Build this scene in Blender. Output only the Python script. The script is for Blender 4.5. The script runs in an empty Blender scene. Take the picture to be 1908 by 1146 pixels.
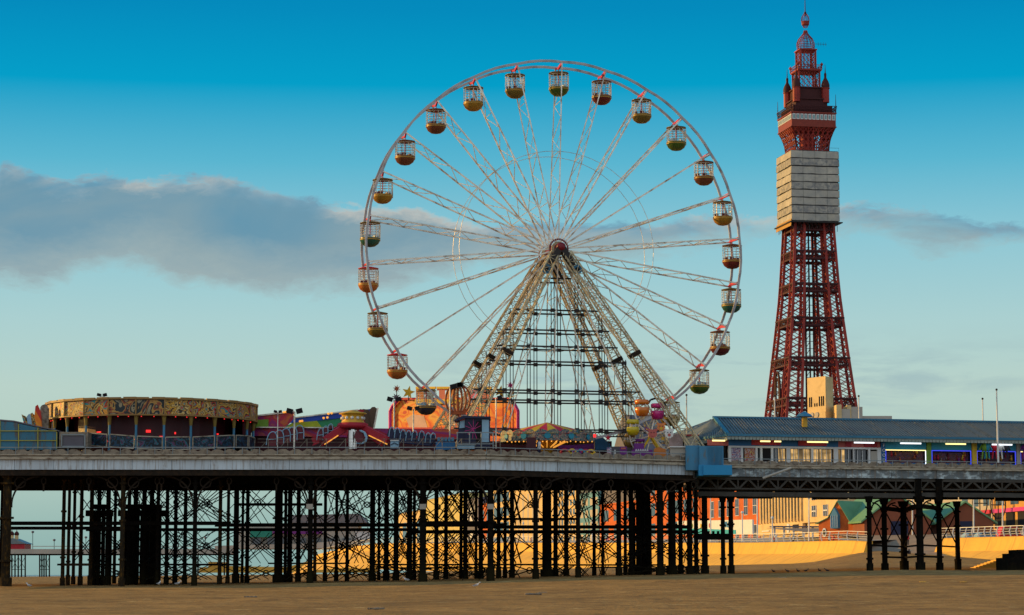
import bpy, bmesh, math, random
from mathutils import Vector, Matrix
R = math.radians
rnd = random.Random(7)
C = bpy.context.scene.collection
F = 4400.0
TH = math.atan(498.0/4400.0)
EYE = Vector((0, 0, 1.6))

def P(px, py, Y):
    a = (px-954)/F; b = (573-py)/F
    d = Vector((a, math.cos(TH)-b*math.sin(TH), math.sin(TH)+b*math.cos(TH)))
    return EYE + d*(Y/d.y)

# ------------------------------------------------------------------ objects
OFF = {}
def tag(o, label=None, cat=None, group=None, kind=None):
    if label: o['label'] = label
    if cat: o['category'] = cat
    if group: o['group'] = group
    if kind: o['kind'] = kind
    return o
def thing(name, loc, label, cat, group=None, rz=0):
    o = bpy.data.objects.new(name, None); C.objects.link(o)
    o.location = loc; o.rotation_euler = (0, 0, rz); o.empty_display_size = .5
    OFF[o] = Vector(loc)
    return tag(o, label, cat, group)

class MB:
    def __init__(s): s.v = []; s.f = []; s.m = []; s.cur = 0; s.sm = []
    def add(s, vs, fs, smooth=False):
        n = len(s.v); s.v += [tuple(v) for v in vs]
        for f in fs: s.f.append([i+n for i in f]); s.m.append(s.cur); s.sm.append(smooth)
        return s
    def mi(s, i): s.cur = i; return s
    def hexa(s, b, t):       # b,t lists of 4 points
        return s.add(list(b)+list(t), [(3,2,1,0),(4,5,6,7),(0,1,5,4),(1,2,6,5),(2,3,7,6),(3,0,4,7)])
    def box(s, c, d, rz=0, M=None):
        c = Vector(c); hx, hy, hz = d[0]/2, d[1]/2, d[2]/2
        Q = M if M else Matrix.Rotation(rz, 3, 'Z')
        p = [c+Q@Vector((x*hx, y*hy, z*hz)) for z in (-1,1) for x, y in ((-1,-1),(1,-1),(1,1),(-1,1))]
        return s.hexa(p[:4], p[4:])
    def bar(s, p, q, w, h=None, up=None):
        p = Vector(p); q = Vector(q); d = q-p
        if d.length < 1e-6: return s
        d.normalize(); h = h or w
        up = Vector(up) if up else (Vector((0,0,1)) if abs(d.z) < .95 else Vector((0,1,0)))
        a = d.cross(up).normalized(); b = a.cross(d)
        a *= w/2; b *= h/2
        return s.hexa([p-a-b, p+a-b, p+a+b, p-a+b], [q-a-b, q+a-b, q+a+b, q-a+b])
    def tube(s, p, q, r, n=8, r2=None, cap=True):
        p = Vector(p); q = Vector(q); d = (q-p)
        if d.length < 1e-6: return s
        d.normalize(); r2 = r if r2 is None else r2
        up = Vector((0,0,1)) if abs(d.z) < .95 else Vector((0,1,0))
        a = d.cross(up).normalized(); b = a.cross(d)
        vs = []
        for c, rr in ((p, r), (q, r2)):
            for i in range(n):
                t = 2*math.pi*i/n; vs.append(c+(a*math.cos(t)+b*math.sin(t))*rr)
        fs = [(i, (i+1) % n, n+(i+1) % n, n+i) for i in range(n)]
        s.add(vs, fs, n > 6)
        if cap: s.add(vs, [tuple(range(n-1, -1, -1)), tuple(range(n, 2*n))])
        return s
    def path(s, pts, r, n=6):
        for a, b in zip(pts, pts[1:]): s.tube(a, b, r, n)
        return s
    def lathe(s, c, prof, n=24, smooth=True, a0=0, a1=2*math.pi):   # prof [(r,z)]
        c = Vector(c); full = abs(a1-a0-2*math.pi) < 1e-6; k = n if full else n+1
        vs = []
        for r, z in prof:
            for i in range(k):
                t = a0+(a1-a0)*i/n; vs.append(c+Vector((r*math.cos(t), r*math.sin(t), z)))
        fs = []
        for j in range(len(prof)-1):
            for i in range(n):
                i2 = (i+1) % k
                fs.append((j*k+i, j*k+i2, (j+1)*k+i2, (j+1)*k+i))
        return s.add(vs, fs, smooth)
    def prism(s, pts, ext):    # pts planar loop (3d), ext vector
        n = len(pts); e = Vector(ext); vs = [Vector(p) for p in pts]+[Vector(p)+e for p in pts]
        return s.add(vs, [tuple(range(n)), tuple(range(2*n-1, n-1, -1))]+[(i, i+n, (i+1) % n+n, (i+1) % n) for i in range(n)])
    def pprism(s, pp, Y, th, jit=0):
        fY = Y if callable(Y) else (lambda x: Y)
        return s.prism([P(x, y, fY(x)) for x, y in pp], (0, th, 0))
    def sphere(s, c, r, n=10, sz=1.0):
        pr = [(max(.001, r*math.sin(math.pi*i/n)), -r*sz*math.cos(math.pi*i/n)) for i in range(n+1)]
        return s.lathe(c, pr, n*2)
    def build(s, name, mats, parent=None, shade=None):
        off = OFF.get(parent, Vector((0,0,0))) if parent else Vector((0,0,0))
        me = bpy.data.meshes.new(name)
        me.from_pydata([(v[0]-off.x, v[1]-off.y, v[2]-off.z) for v in s.v], [], s.f)
        if not isinstance(mats, (list, tuple)): mats = [mats]
        for m in mats: me.materials.append(m)
        me.polygons.foreach_set('material_index', s.m)
        me.polygons.foreach_set('use_smooth', s.sm)
        me.update()
        bm = bmesh.new(); bm.from_mesh(me); bmesh.ops.recalc_face_normals(bm, faces=bm.faces); bm.to_mesh(me); bm.free()
        o = bpy.data.objects.new(name, me); C.objects.link(o)
        if parent: o.parent = parent; OFF[o] = off
        else: OFF[o] = Vector((0,0,0))
        return o

def copy_tree(o, parent=None):
    c = o.copy(); C.objects.link(c); c.parent = parent
    for ch in list(o.children): copy_tree(ch, c)
    return c

# ------------------------------------------------------------------ materials
class NT:
    def __init__(s, nt): s.t = nt; s.n = nt.nodes; s.l = nt.links
    def node(s, ty, **kw):
        n = s.n.new(ty)
        for k, v in kw.items(): setattr(n, k, v)
        return n
    def math(s, op, a, b=None, c=None, clamp=False):
        n = s.n.new('ShaderNodeMath'); n.operation = op; n.use_clamp = clamp
        for i, x in enumerate((a, b, c)):
            if x is None: continue
            if isinstance(x, (int, float)): n.inputs[i].default_value = x
            else: s.l.new(x, n.inputs[i])
        return n.outputs[0]
    def mix(s, f, a, b, bt='MIX'):
        n = s.n.new('ShaderNodeMix'); n.data_type = 'RGBA'; n.blend_type = bt
        for sock, x in ((n.inputs[0], f), (n.inputs[6], a), (n.inputs[7], b)):
            if isinstance(x, (int, float)): sock.default_value = x
            elif isinstance(x, (tuple, list)): sock.default_value = (*x[:3], 1)
            else: s.l.new(x, sock)
        return n.outputs[2]
    def ramp(s, f, stops, interp='LINEAR'):
        n = s.n.new('ShaderNodeValToRGB'); n.color_ramp.interpolation = interp
        e = n.color_ramp.elements
        while len(e) > 1: e.remove(e[-1])
        for i, (p, c) in enumerate(stops):
            if i == 0: e[0].position = p; x = e[0]
            else: x = e.new(p)
            x.color = (*c[:3], 1) if isinstance(c, (tuple, list)) else (c, c, c, 1)
        s.l.new(f, n.inputs[0]); return n.outputs[0]
    def noise(s, vec, scale, detail=4, rough=.6, dist=0):
        n = s.n.new('ShaderNodeTexNoise'); n.inputs['Scale'].default_value = scale
        n.inputs['Detail'].default_value = detail; n.inputs['Roughness'].default_value = rough
        n.inputs['Distortion'].default_value = dist
        if vec: s.l.new(vec, n.inputs['Vector'])
        return n.outputs['Fac']
    def pos(s, scale=(1,1,1)):
        g = s.n.new('ShaderNodeNewGeometry')
        m = s.n.new('ShaderNodeMapping'); m.inputs['Scale'].default_value = scale
        s.l.new(g.outputs['Position'], m.inputs['Vector']); return m.outputs[0]

def base_mat(name, rough=.7, metal=0, spec=.3):
    m = bpy.data.materials.new(name); m.use_nodes = True
    b = m.node_tree.nodes['Principled BSDF']
    b.inputs['Roughness'].default_value = rough; b.inputs['Metallic'].default_value = metal
    b.inputs['Specular IOR Level'].default_value = spec
    return m, NT(m.node_tree), b

def mat(name, col, rough=.7, metal=0, var=.2, scale=1.0, col2=None, cov=.5, soft=.12, stretch=(1,1,1), bump=0, bscale=8, spec=.3):
    """base colour with tonal noise; optional second colour (rust, stain, peeled paint) in patches"""
    m, t, b = base_mat(name, rough, metal, spec)
    pv = t.pos(stretch)
    n1 = t.noise(pv, scale*.7, 5)
    c = t.mix(t.math('MULTIPLY_ADD', n1, 1.6, -.3, True), [x*(1-var) for x in col], [min(1, x*(1+var)) for x in col])
    if col2:
        n2 = t.noise(pv, scale*1.7, 8, .68)
        f = t.ramp(n2, [(max(0, 1-cov-soft), 0.0), (min(1, 1-cov+soft), 1.0)])
        c = t.mix(f, c, col2)
    t.l.new(c, b.inputs['Base Color'])
    if bump:
        bn = t.node('ShaderNodeBump'); bn.inputs['Strength'].default_value = bump; bn.inputs['Distance'].default_value = .1
        t.l.new(t.noise(pv, bscale, 6), bn.inputs['Height']); t.l.new(bn.outputs[0], b.inputs['Normal'])
    return m
def emit(name, col, st):
    m, t, b = base_mat(name, .5)
    b.inputs['Base Color'].default_value = (*col, 1); b.inputs['Emission Color'].default_value = (*col, 1)
    b.inputs['Emission Strength'].default_value = st; return m
def art(name, cols, scale=1.0, dist=3.0, rough=.45, waves=True):
    """fairground sign-writing: scrolls and flames of several paints"""
    m, t, b = base_mat(name, rough)
    pv = t.pos((1,1,1))
    n = t.noise(pv, scale, 3, .5, dist)
    n2 = t.noise(pv, scale*.45, 2, .5, dist*.6)
    f = t.math('FRACT', t.math('MULTIPLY', t.math('ADD', n, n2), 3.1))
    k = len(cols)
    c = t.ramp(f, [(i/k, x) for i, x in enumerate(cols)], 'CONSTANT' if waves else 'LINEAR')
    t.l.new(c, b.inputs['Base Color']); return m

M = {}
M['steel'] = mat('weathered_white_steel', (.80,.75,.64), .4, .35, .2, .6, (.22,.13,.07), .42)
M['rim'] = mat('grey_white_rim_paint', (.44,.43,.44), .45, 0, .15, .5, (.14,.12,.12), .40)
M['leg_gold'] = mat('weathered_lattice_steel', (.60,.50,.30), .5, 0.2, .3, 1.2, (.16,.09,.04), .42)
M['bar_dark'] = mat('dark_scaffold_steel', (.025,.022,.022), .6, 0, .3, 1)
M['red'] = mat('red_paint', (.55,.012,.035), .4, 0, .2, 2)
M['hubred'] = mat('hub_red_paint', (.17,.008,.015), .4, 0, .3, 3)
M['ironblack'] = mat('tarred_pier_iron', (.007,.006,.005), .9, 0, .4, 2, (.030,.017,.008), .34, bump=.3, spec=.04)
for k_ in ('ironblack',):
    m_ = M[k_]; t_ = NT(m_.node_tree); b_ = m_.node_tree.nodes['Principled BSDF']; src = b_.inputs['Base Color'].links[0].from_socket
    sp_ = t_.node('ShaderNodeSeparateXYZ'); t_.l.new(t_.pos((1,1,1)), sp_.inputs[0]); hh_ = t_.math('ADD', sp_.outputs[2], t_.math('MULTIPLY', t_.noise(t_.pos((2,2,.8)), 1.5, 5), 2.0))
    f_ = t_.ramp(t_.math('MULTIPLY', hh_, .2), [(.50,.9),(.72,0.)]); t_.l.new(t_.mix(f_, src, (.018,.015,.006)), b_.inputs['Base Color'])
M['ironrust'] = mat('algae_and_rust_iron', (.022,.015,.008), .85, 0, .4, 3, (.13,.065,.01), .38, stretch=(1,1,.4), spec=.1)
M['ironbrown'] = mat('brown_ironwork', (.020,.015,.011), .8, 0, .4, 1.5, (.045,.026,.014), .42, spec=.1)
M['fascia'] = mat('pale_blue_fascia_paint', (.50,.58,.64), .6, 0, .14, .5, (.26,.24,.20), .36, .06, stretch=(2,2,.6), bump=.1)
M['fascia_old'] = mat('peeling_grey_fascia', (.13,.15,.16), .75, 0, .4, .6, (.42,.50,.52), .44, .06, stretch=(1.2,1,2.5), bump=.3)
for k_ in ('fascia', 'fascia_old'):
    m_ = M[k_]; t_ = NT(m_.node_tree); b_ = m_.node_tree.nodes['Principled BSDF']; src = b_.inputs['Base Color'].links[0].from_socket
    oi = t_.node('ShaderNodeObjectInfo'); v_ = t_.math('MULTIPLY_ADD', oi.outputs['Random'], .25 if k_ == 'fascia' else .9, .87 if k_ == 'fascia' else .6)
    st_n = t_.noise(t_.pos((3.5,1,.25)), 1.6, 5); drip = t_.ramp(st_n, [(.50,0.),(.68,.7)])
    c_ = t_.mix(drip, src, (.20,.14,.09)); hs = t_.node('ShaderNodeHueSaturation'); t_.l.new(v_, hs.inputs['Value']); t_.l.new(c_, hs.inputs['Color']); t_.l.new(hs.outputs[0], b_.inputs['Base Color'])
M['ledge'] = mat('stained_cream_moulding', (.42,.36,.27), .7, 0, .2, 1, (.13,.08,.05), .42, .08, stretch=(1,1,3), bump=.2)
M['bench'] = mat('weathered_bench_panel', (.26,.21,.155), .75, 0, .35, 1.6, (.08,.05,.035), .42, .1, bump=.3)
M['railpaint'] = mat('grey_rail_paint', (.24,.27,.28), .5)
M['truss'] = mat('grey_truss_paint', (.060,.053,.044), .7, 0, .3, 1, (.04,.03,.02), .4)
M['timber'] = mat('deck_planks', (.12,.09,.07), .8, 0, .3, 1)
M['bluebox'] = mat('blue_weathered_steel', (.05,.20,.34), .55, 0, .25, .8, (.14,.13,.10), .38, .06, stretch=(2,2,.5))
M['blueflat'] = mat('flat_blue_panel', (.02,.25,.50), .5, 0, .1, .4)
M['roof'] = mat('slate_blue_ribbed_roof', (.14,.18,.20), .4, .0, .25, .4, (.22,.23,.21), .38, spec=.35)
M['roofedge'] = mat('blue_gutter', (.04,.17,.27), .5)
M['valance'] = mat('grey_green_valance', (.30,.34,.30), .6, 0, .2, 2)
M['arcblue'] = mat('arcade_blue_board', (.02,.13,.30), .5, 0, .2, 1)
M['arcteal'] = mat('arcade_teal_board', (.02,.25,.36), .5, 0, .15, 1)
M['salmon'] = mat('salmon_board', (.50,.12,.10), .6)
M['crimson'] = mat('crimson_sign', (.38,.015,.03), .5)
M['white'] = mat('white_paint', (.68,.68,.66), .5, 0, .1, 1)
M['windowglass'] = mat('dark_glass', (.03,.035,.04), .12, 0, .3, 2, spec=.9)
M['dark'] = mat('dark_interior', (.008,.006,.008), .8)
M['maroon'] = mat('maroon_panel', (.06,.006,.012), .4, 0, .4, .7)
M['yellow'] = mat('yellow_paint', (.62,.40,.02), .5)
M['capgold'] = mat('dull_gold_paint', (.22,.15,.03), .5, 0, .3, 3)
M['lime'] = mat('lime_sprayed_panel', (.30,.34,.01), .4, 0, .4, 1)
M['shell'] = mat('brown_shell_board', (.10,.055,.03), .5, 0, .3, 1)
M['green'] = mat('green_board', (.16,.30,.03), .5)
M['tower'] = mat('tower_red_oxide', (.29,.030,.020), .6, 0, .3, .15, (.16,.018,.016), .40)
M['towerdark'] = mat('tower_dark_oxide', (.055,.010,.010), .7, 0, .3, .2)
M['orange'] = mat('orange_cabin_paint', (.22,.03,.015), .5)
M['sheet'] = mat('scaffold_sheeting', (.46,.42,.34), .8, 0, .25, .25, (.26,.26,.25), .45, .2, bump=.3, bscale=.6)
M['sheetold'] = mat('weathered_scaffold_sheeting', (.38,.35,.29), .8, 0, .3, .5, (.20,.20,.20), .5, .1, bump=.4, bscale=.8)
M['sheetgap'] = mat('scaffold_gap', (.05,.05,.05), .8)
M['wood'] = mat('scaffold_board', (.45,.25,.06), .7)
M['cream'] = mat('cream_render', (.64,.46,.22), .7, 0, .15, .2, (.46,.32,.14), .38)
M['creamgrey'] = mat('grey_stone', (.42,.38,.32), .7, 0, .2, .2)
M['brick'] = mat('red_brick', (.56,.12,.02), .8, 0, .2, .3, (.38,.08,.015), .42)
M['brick_shaded'] = mat('shaded_brick', (.23,.07,.035), .8, 0, .2, .5)  # station brick darkened: shade of the south gables put into the colour
M['yellowblock'] = mat('yellow_render', (.55,.45,.16), .7, 0, .15, .2)
M['slate'] = mat('slate_roof', (.12,.11,.13), .6)
M['copper'] = mat('green_copper_roof', (.14,.30,.15), .5, 0, .2, .6)
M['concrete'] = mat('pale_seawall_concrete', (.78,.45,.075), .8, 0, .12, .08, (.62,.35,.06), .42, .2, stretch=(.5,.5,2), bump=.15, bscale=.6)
M['ochre'] = mat('ochre_cladding', (.55,.28,.06), .7)
M['tealrender'] = mat('teal_glass', (.10,.25,.25), .3, spec=.8)
M['chrome'] = mat('chrome', (.75,.75,.7), .15, 1.0, .1, 1)
M['bluewhite'] = mat('pale_blue_seat', (.25,.42,.55), .4)
M['seatred'] = mat('dark_red_seat', (.14,.02,.03), .5)
M['navy'] = mat('navy_paint', (.010,.014,.05), .4, 0, .3, 1)
M['pink'] = mat('pink_paint', (.65,.04,.25), .4)
M['gold'] = mat('gold_paint', (.60,.34,.03), .4, 0, .3, 2)
M['rustoct'] = mat('rusty_red_tentacle', (.32,.07,.015), .5, 0, .4, 3, (.12,.02,.01), .4)
M['purple'] = mat('purple_paint', (.16,.02,.20), .5)
M['wood_orange'] = mat('orange_board', (.50,.16,.03), .6)
M['warmlit'] = emit('warm_lit_room', (1,.60,.2), .75)
def _cur():
    m = M['warmlit']; t = NT(m.node_tree); b = m.node_tree.nodes['Principled BSDF']
    f = t.ramp(t.noise(t.pos((2.2,.6,.12)), 1.6, 3), [(.38,.04),(.47,.25),(.52,.9),(.7,1.)]); f2 = t.ramp(t.noise(t.pos((.8,.4,1.6)), 1.5, 2), [(.35,.35),(.6,1.)])
    t.l.new(t.math('MULTIPLY', t.math('MULTIPLY', f, f2), .8), b.inputs['Emission Strength'])
    b.inputs['Base Color'].default_value = (.3,.2,.1,1)
_cur()
M['tubewarm'] = emit('warm_fluorescent_tube', (1,.8,.3), 1.6)
M['tubecold'] = emit('cold_fluorescent_tube', (.9,.95,1), 1.4)
M['neonblue'] = emit('blue_neon', (.05,.07,.8), 1.0)
M['neonred'] = emit('red_bulbs', (1,.03,.03), 1.2)
M['bulbs'] = emit('amber_bulbs', (1,.42,.06), .75)
M['fabric'] = mat('dark_clothes', (.03,.03,.04), .9)
M['skin'] = mat('skin', (.45,.28,.2), .6)
M['gull'] = mat('gull_white', (.75,.72,.68), .7)
M['gullgrey'] = mat('gull_grey_wing', (.3,.31,.33), .7)
M['flames'] = art('orange_flame_mural', [(.80,.16,.01),(.85,.34,.02),(.65,.04,.01),(.82,.20,.01),(.80,.42,.06),(.55,.03,.02)], .22, 1.6, .45, False)
M['flames2'] = art('pink_orange_mural', [(.80,.20,.02),(.70,.05,.03),(.75,.36,.15),(.50,.40,.1),(.85,.30,.02),(.10,.22,.2)], .4, 2.2, .45)
M['scroll'] = art('gold_scroll_mural', [(.30,.17,.03),(.62,.33,.03),(.06,.03,.02),(.50,.05,.02),(.03,.24,.24),(.55,.26,.04),(.04,.03,.02),(.60,.42,.15)], .62, 2.2)
M['scroll2'] = art('dark_scroll_mural', [(.02,.03,.035),(.015,.025,.03),(.42,.24,.06),(.25,.06,.03),(.02,.03,.03),(.30,.25,.15)], .5, 2.2)
M['rail_art'] = art('blue_airbrush_mural', [(.01,.015,.02),(.01,.05,.10),(.01,.02,.012),(.10,.035,.09),(.02,.12,.16),(.008,.01,.02)], .9, 1.8)
M['carousel_art'] = art('teal_cream_mural', [(.34,.26,.18),(.01,.12,.14),(.36,.26,.18),(.22,.04,.04),(.02,.16,.20),(.02,.05,.06)], 1.3, 2.5)
M['rainbow_red'] = art('crimson_sprayed_panel', [(.50,.02,.03),(.40,.015,.06),(.55,.12,.02),(.28,.02,.14)], .25, 2, .35, False)
M['rainbow_blue'] = mat('blue_sprayed_panel', (.01,.05,.34), .35, 0, .5, .5)
M['rainbow_green'] = art('green_sprayed_panel', [(.10,.30,.02),(.01,.20,.08),(.0,.12,.07),(.02,.24,.10)], .18, 1.5, .35, False)
M['toys'] = art('prize_toys', [(.10,.01,.01),(.03,.02,.02),(.20,.05,.02),(.02,.01,.01),(.18,.03,.08),(.03,.05,.1)], 3, 2)
M['poster'] = art('striped_poster', [(.5,.45,.5),(.3,.04,.08),(.55,.5,.5),(.1,.05,.2)], 4, 0)
M['redposter'] = art('red_food_poster', [(.35,.02,.03),(.55,.4,.15),(.3,.02,.03),(.5,.45,.4)], 1.6, 2)

# ---------------- sand
def sand_mat():
    m, t, b = base_mat('rippled_beach_sand', .9, 0, .08)
    p = t.pos((1,1,1)); ps = t.pos((.12,.16,1)); pr = t.pos((.5,3.0,1))
    n = t.noise(ps, 1.0, 7, .65); n2 = t.noise(p, .25, 6, .6)
    c = t.mix(t.ramp(n, [(.3,0.),(.7,1.)]), (.31,.175,.06), (.54,.31,.105))
    c = t.mix(t.ramp(n2, [(.42,0.),(.8,.8)]), c, (.30,.18,.07))
    sp = t.noise(t.pos((.8,1.0,1)), 1.6, 4, .75)
    c = t.mix(t.ramp(sp, [(.62,0.),(.68,1.)]), c, (.13,.08,.045))
    fs = t.noise(t.pos((.5,.55,1)), 1.0, 8, .75)
    c = t.mix(t.ramp(fs, [(.48,0.),(.62,.8)]), c, (.22,.13,.055)); fs2 = t.noise(t.pos((.35,.5,1)), 2.3, 7, .75)
    c = t.mix(t.ramp(fs2, [(.57,0.),(.66,.7)]), c, (.68,.47,.2))
    t.l.new(c, b.inputs['Base Color'])
    w = t.node('ShaderNodeTexWave'); w.inputs['Scale'].default_value = .45; w.inputs['Distortion'].default_value = 9; w.inputs['Detail'].default_value = 3
    w.bands_direction = 'Y'; t.l.new(pr, w.inputs['Vector'])
    h = t.math('ADD', t.math('MULTIPLY', w.outputs['Fac'], .5), t.math('MULTIPLY', t.noise(p, 3, 6), .8))
    bn = t.node('ShaderNodeBump'); bn.inputs['Strength'].default_value = .8; bn.inputs['Distance'].default_value = .16
    t.l.new(h, bn.inputs['Height']); t.l.new(bn.outputs[0], b.inputs['Normal'])
    
    return m
M['sand'] = sand_mat()
def _joints():
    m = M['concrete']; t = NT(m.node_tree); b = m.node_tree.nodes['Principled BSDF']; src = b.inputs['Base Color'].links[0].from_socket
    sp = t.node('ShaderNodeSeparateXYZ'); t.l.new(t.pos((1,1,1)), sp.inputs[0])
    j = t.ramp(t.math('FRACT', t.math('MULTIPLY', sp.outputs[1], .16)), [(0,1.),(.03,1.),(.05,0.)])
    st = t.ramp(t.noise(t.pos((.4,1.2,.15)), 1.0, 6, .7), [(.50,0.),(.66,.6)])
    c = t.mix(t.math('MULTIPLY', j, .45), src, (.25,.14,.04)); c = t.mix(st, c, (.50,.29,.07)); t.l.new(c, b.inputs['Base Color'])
_joints()
def sea_mat():
    m, t, b = base_mat('grey_sea', .25, 0, .5)
    b.inputs['Base Color'].default_value = (.10,.13,.13,1)
    bn = t.node('ShaderNodeBump'); bn.inputs['Strength'].default_value = .6
    t.l.new(t.noise(t.pos((.1,.4,1)), 1, 6), bn.inputs['Height']); t.l.new(bn.outputs[0], b.inputs['Normal'])
    return m
M['sea'] = sea_mat()

# ------------------------------------------------------------------ world, sun, camera
SUN_A, SUN_E = 107.5, 12.5
to_sun = Vector((-math.sin(R(SUN_A))*math.cos(R(SUN_E)), -math.cos(R(SUN_A))*math.cos(R(SUN_E)), math.sin(R(SUN_E))))
def L(c): return tuple((x/255/12.92 if x/255 <= .04045 else ((x/255+.055)/1.055)**2.4) for x in c)
def make_world():
    w = bpy.data.worlds.new('World'); bpy.context.scene.world = w; w.use_nodes = True
    t = NT(w.node_tree); t.n.clear()
    tc = t.node('ShaderNodeTexCoord'); sx = t.node('ShaderNodeSeparateXYZ'); t.l.new(tc.outputs['Generated'], sx.inputs[0])
    x, y, z = sx.outputs
    hor = t.math('SQRT', t.math('ADD', t.math('MULTIPLY', x, x), t.math('MULTIPLY', y, y)))
    el = t.math('DIVIDE', z, t.math('MAXIMUM', hor, .001))
    az = t.math('ARCTAN2', x, y)
    e2 = t.math('MULTIPLY', t.math('MAXIMUM', el, 0), 2.5, None, True)   # el 0..0.4
    k = 2.5
    st = [(0, (140,172,168)), (.016*k, (148,182,176)), (.05*k, (180,204,193)), (.0775*k, (184,209,200)), (.107*k, (170,207,208)), (.141*k, (143,199,212)),
          (.175*k, (90,181,208)), (.209*k, (0,158,200)), (.243*k, (0,138,188)), (.33*k, (0,120,172)), (1.0, (10,110,160))]
    grad = t.ramp(e2, [(p, L(c)) for p, c in st])
    # clouds, fixed to compass direction and height
    u = t.math('MULTIPLY_ADD', az, 1/.44, .5)   # az -.22...22 -> 0..1
    def cur(pts):
        n = t.node('ShaderNodeFloatCurve'); c = n.mapping.curves[0]
        while len(c.points) > 2: c.points.remove(c.points[1])
        for i, (a, b) in enumerate(pts):
            if i == 0: c.points[0].location = (a, b)
            elif i == len(pts)-1: c.points[-1].location = (a, b)
            else: c.points.new(a, b)
        n.mapping.update(); t.l.new(u, n.inputs['Value']); return n.outputs[0]
    def uu(px): return (px-954)/F/.44+.5
    def ee(py): return (1071-py)/F*4
    top = [(0,322),(0.01,322),(uu(0),330),(uu(110),340),(uu(230),330),(uu(350),322),(uu(500),348),(uu(600),370),(uu(750),385),(uu(900),408),(uu(1050),410),(uu(1200),405),(uu(1400),398),(uu(1600),384),(uu(1760),402),(uu(1850),432),(1,440)]
    bot = [(0,545),(0.01,545),(uu(0),545),(uu(90),548),(uu(230),515),(uu(400),550),(uu(550),562),(uu(700),548),(uu(850),520),(uu(1000),500),(uu(1150),492),(uu(1300),470),(uu(1450),448),(uu(1600),446),(uu(1750),495),(uu(1850),470),(1,465)]
    tp = cur([(a, ee(b)) for a, b in top]); bt = cur([(a, ee(b)) for a, b in bot])
    e4 = t.math('MULTIPLY', el, 4)
    cv = t.node('ShaderNodeCombineXYZ')
    t.l.new(t.math('MULTIPLY', az, 14), cv.inputs[0]); t.l.new(t.math('MULTIPLY', el, 30), cv.inputs[1])
    nz = t.noise(cv.outputs[0], 2.2, 9, .58, .3); nb = t.noise(cv.outputs[0], .9, 5, .5, .6)
    cv2 = t.node('ShaderNodeCombineXYZ')
    t.l.new(t.math('MULTIPLY', az, 14), cv2.inputs[0]); t.l.new(t.math('MULTIPLY', el, 70), cv2.inputs[1])
    nw = t.noise(cv2.outputs[0], 1.1, 8, .6, .4)
    nh = t.noise(cv.outputs[0], 9.0, 8, .65, .8)
    ns = t.math('ADD', t.math('MULTIPLY', t.math('SUBTRACT', nz, .5), .075), t.math('MULTIPLY', t.math('SUBTRACT', nh, .5), .035))
    dt = t.math('ADD', t.math('SUBTRACT', tp, e4), ns)          # distance below cloud top
    db = t.math('ADD', t.math('SUBTRACT', e4, bt), ns)
    mt = t.math('SMOOTH_MIN', t.math('MULTIPLY', dt, 75), t.math('MULTIPLY', db, 30), .4)
    mt = t.math('MAXIMUM', t.math('MINIMUM', mt, 1), 0)
    # right part is thin and streaky
    right = t.ramp(u, [(uu(1050), 0.), (uu(1650), 1.)])
    thin = t.math('MULTIPLY_ADD', t.ramp(nw, [(.33,0.),(.54,1.)]), .75, .25)
    opa = t.math('MULTIPLY', mt, t.math('ADD', t.math('SUBTRACT', 1.0, right), t.math('MULTIPLY', right, thin)))
    opa = t.math('MULTIPLY', opa, .97)
    body = t.mix(t.ramp(nb, [(.32,0.),(.68,1.)]), L((94,146,172)), L((134,160,170)))
    body = t.mix(t.ramp(db, [(0,1.),(.10,0.)]), body, L((164,180,180)))
    rimc = t.mix(t.ramp(dt, [(0,1.),(.035,0.)]), body, t.mix(t.ramp(nb, [(.42,0.),(.56,1.)]), L((104,156,182)), L((204,200,190))))
    sky = t.mix(opa, grad, rimc)
    # low wisps
    wm = t.math('MULTIPLY', t.ramp(t.math('ABSOLUTE', t.math('SUBTRACT', el, .082)), [(0,1.),(.022,0.)]), t.ramp(u, [(uu(700),0.),(uu(1100),1.),(uu(1500),1.),(uu(1900),.4)]))
    wo = t.math('MULTIPLY', wm, t.math('MULTIPLY', t.ramp(nw, [(.47,0.),(.60,1.)]), .8))
    sky = t.mix(wo, sky, L((150,178,186)))
    south = t.ramp(t.math('MULTIPLY_ADD', y, -.5, .5), [(.5,0.),(.72,1.)])     # unseen bright sky added behind the camera as fill for shaded fronts
    sky = t.mix(south, sky, (.62,.70,.77))
    b1 = t.node('ShaderNodeBackground'); b1.inputs[1].default_value = 1.0; t.l.new(sky, b1.inputs[0])
    st_ = t.node('ShaderNodeTexSky'); st_.sky_type = 'NISHITA'; st_.sun_disc = False
    st_.sun_elevation = R(SUN_E); st_.sun_rotation = math.atan2(to_sun.x, to_sun.y) % (2*math.pi)
    b2 = t.node('ShaderNodeBackground'); b2.inputs[1].default_value = .0006; t.l.new(st_.outputs[0], b2.inputs[0])
    ad = t.node('ShaderNodeAddShader'); t.l.new(b1.outputs[0], ad.inputs[0]); t.l.new(b2.outputs[0], ad.inputs[1])
    o = t.node('ShaderNodeOutputWorld'); t.l.new(ad.outputs[0], o.inputs[0])
make_world()
sl = bpy.data.lights.new('sun', 'SUN'); sl.energy = 5.0; sl.angle = R(.6); sl.color = (1.0, .58, .15)
so = bpy.data.objects.new('sun', sl); C.objects.link(so); so.rotation_euler = to_sun.to_track_quat('Z', 'Y').to_euler(); so.location = (-80, 60, 60)
cd = bpy.data.cameras.new('camera'); cam = bpy.data.objects.new('camera', cd); C.objects.link(cam)
cam.location = EYE; cam.rotation_euler = (R(90)+TH, 0, 0); cd.sensor_width = 36; cd.lens = 36*F/1908; cd.clip_start = .5; cd.clip_end = 30000
S = bpy.context.scene; S.camera = cam
S.view_settings.view_transform = 'Standard'; S.view_settings.look = 'None'; S.view_settings.exposure = 0; S.view_settings.gamma = 1

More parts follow.
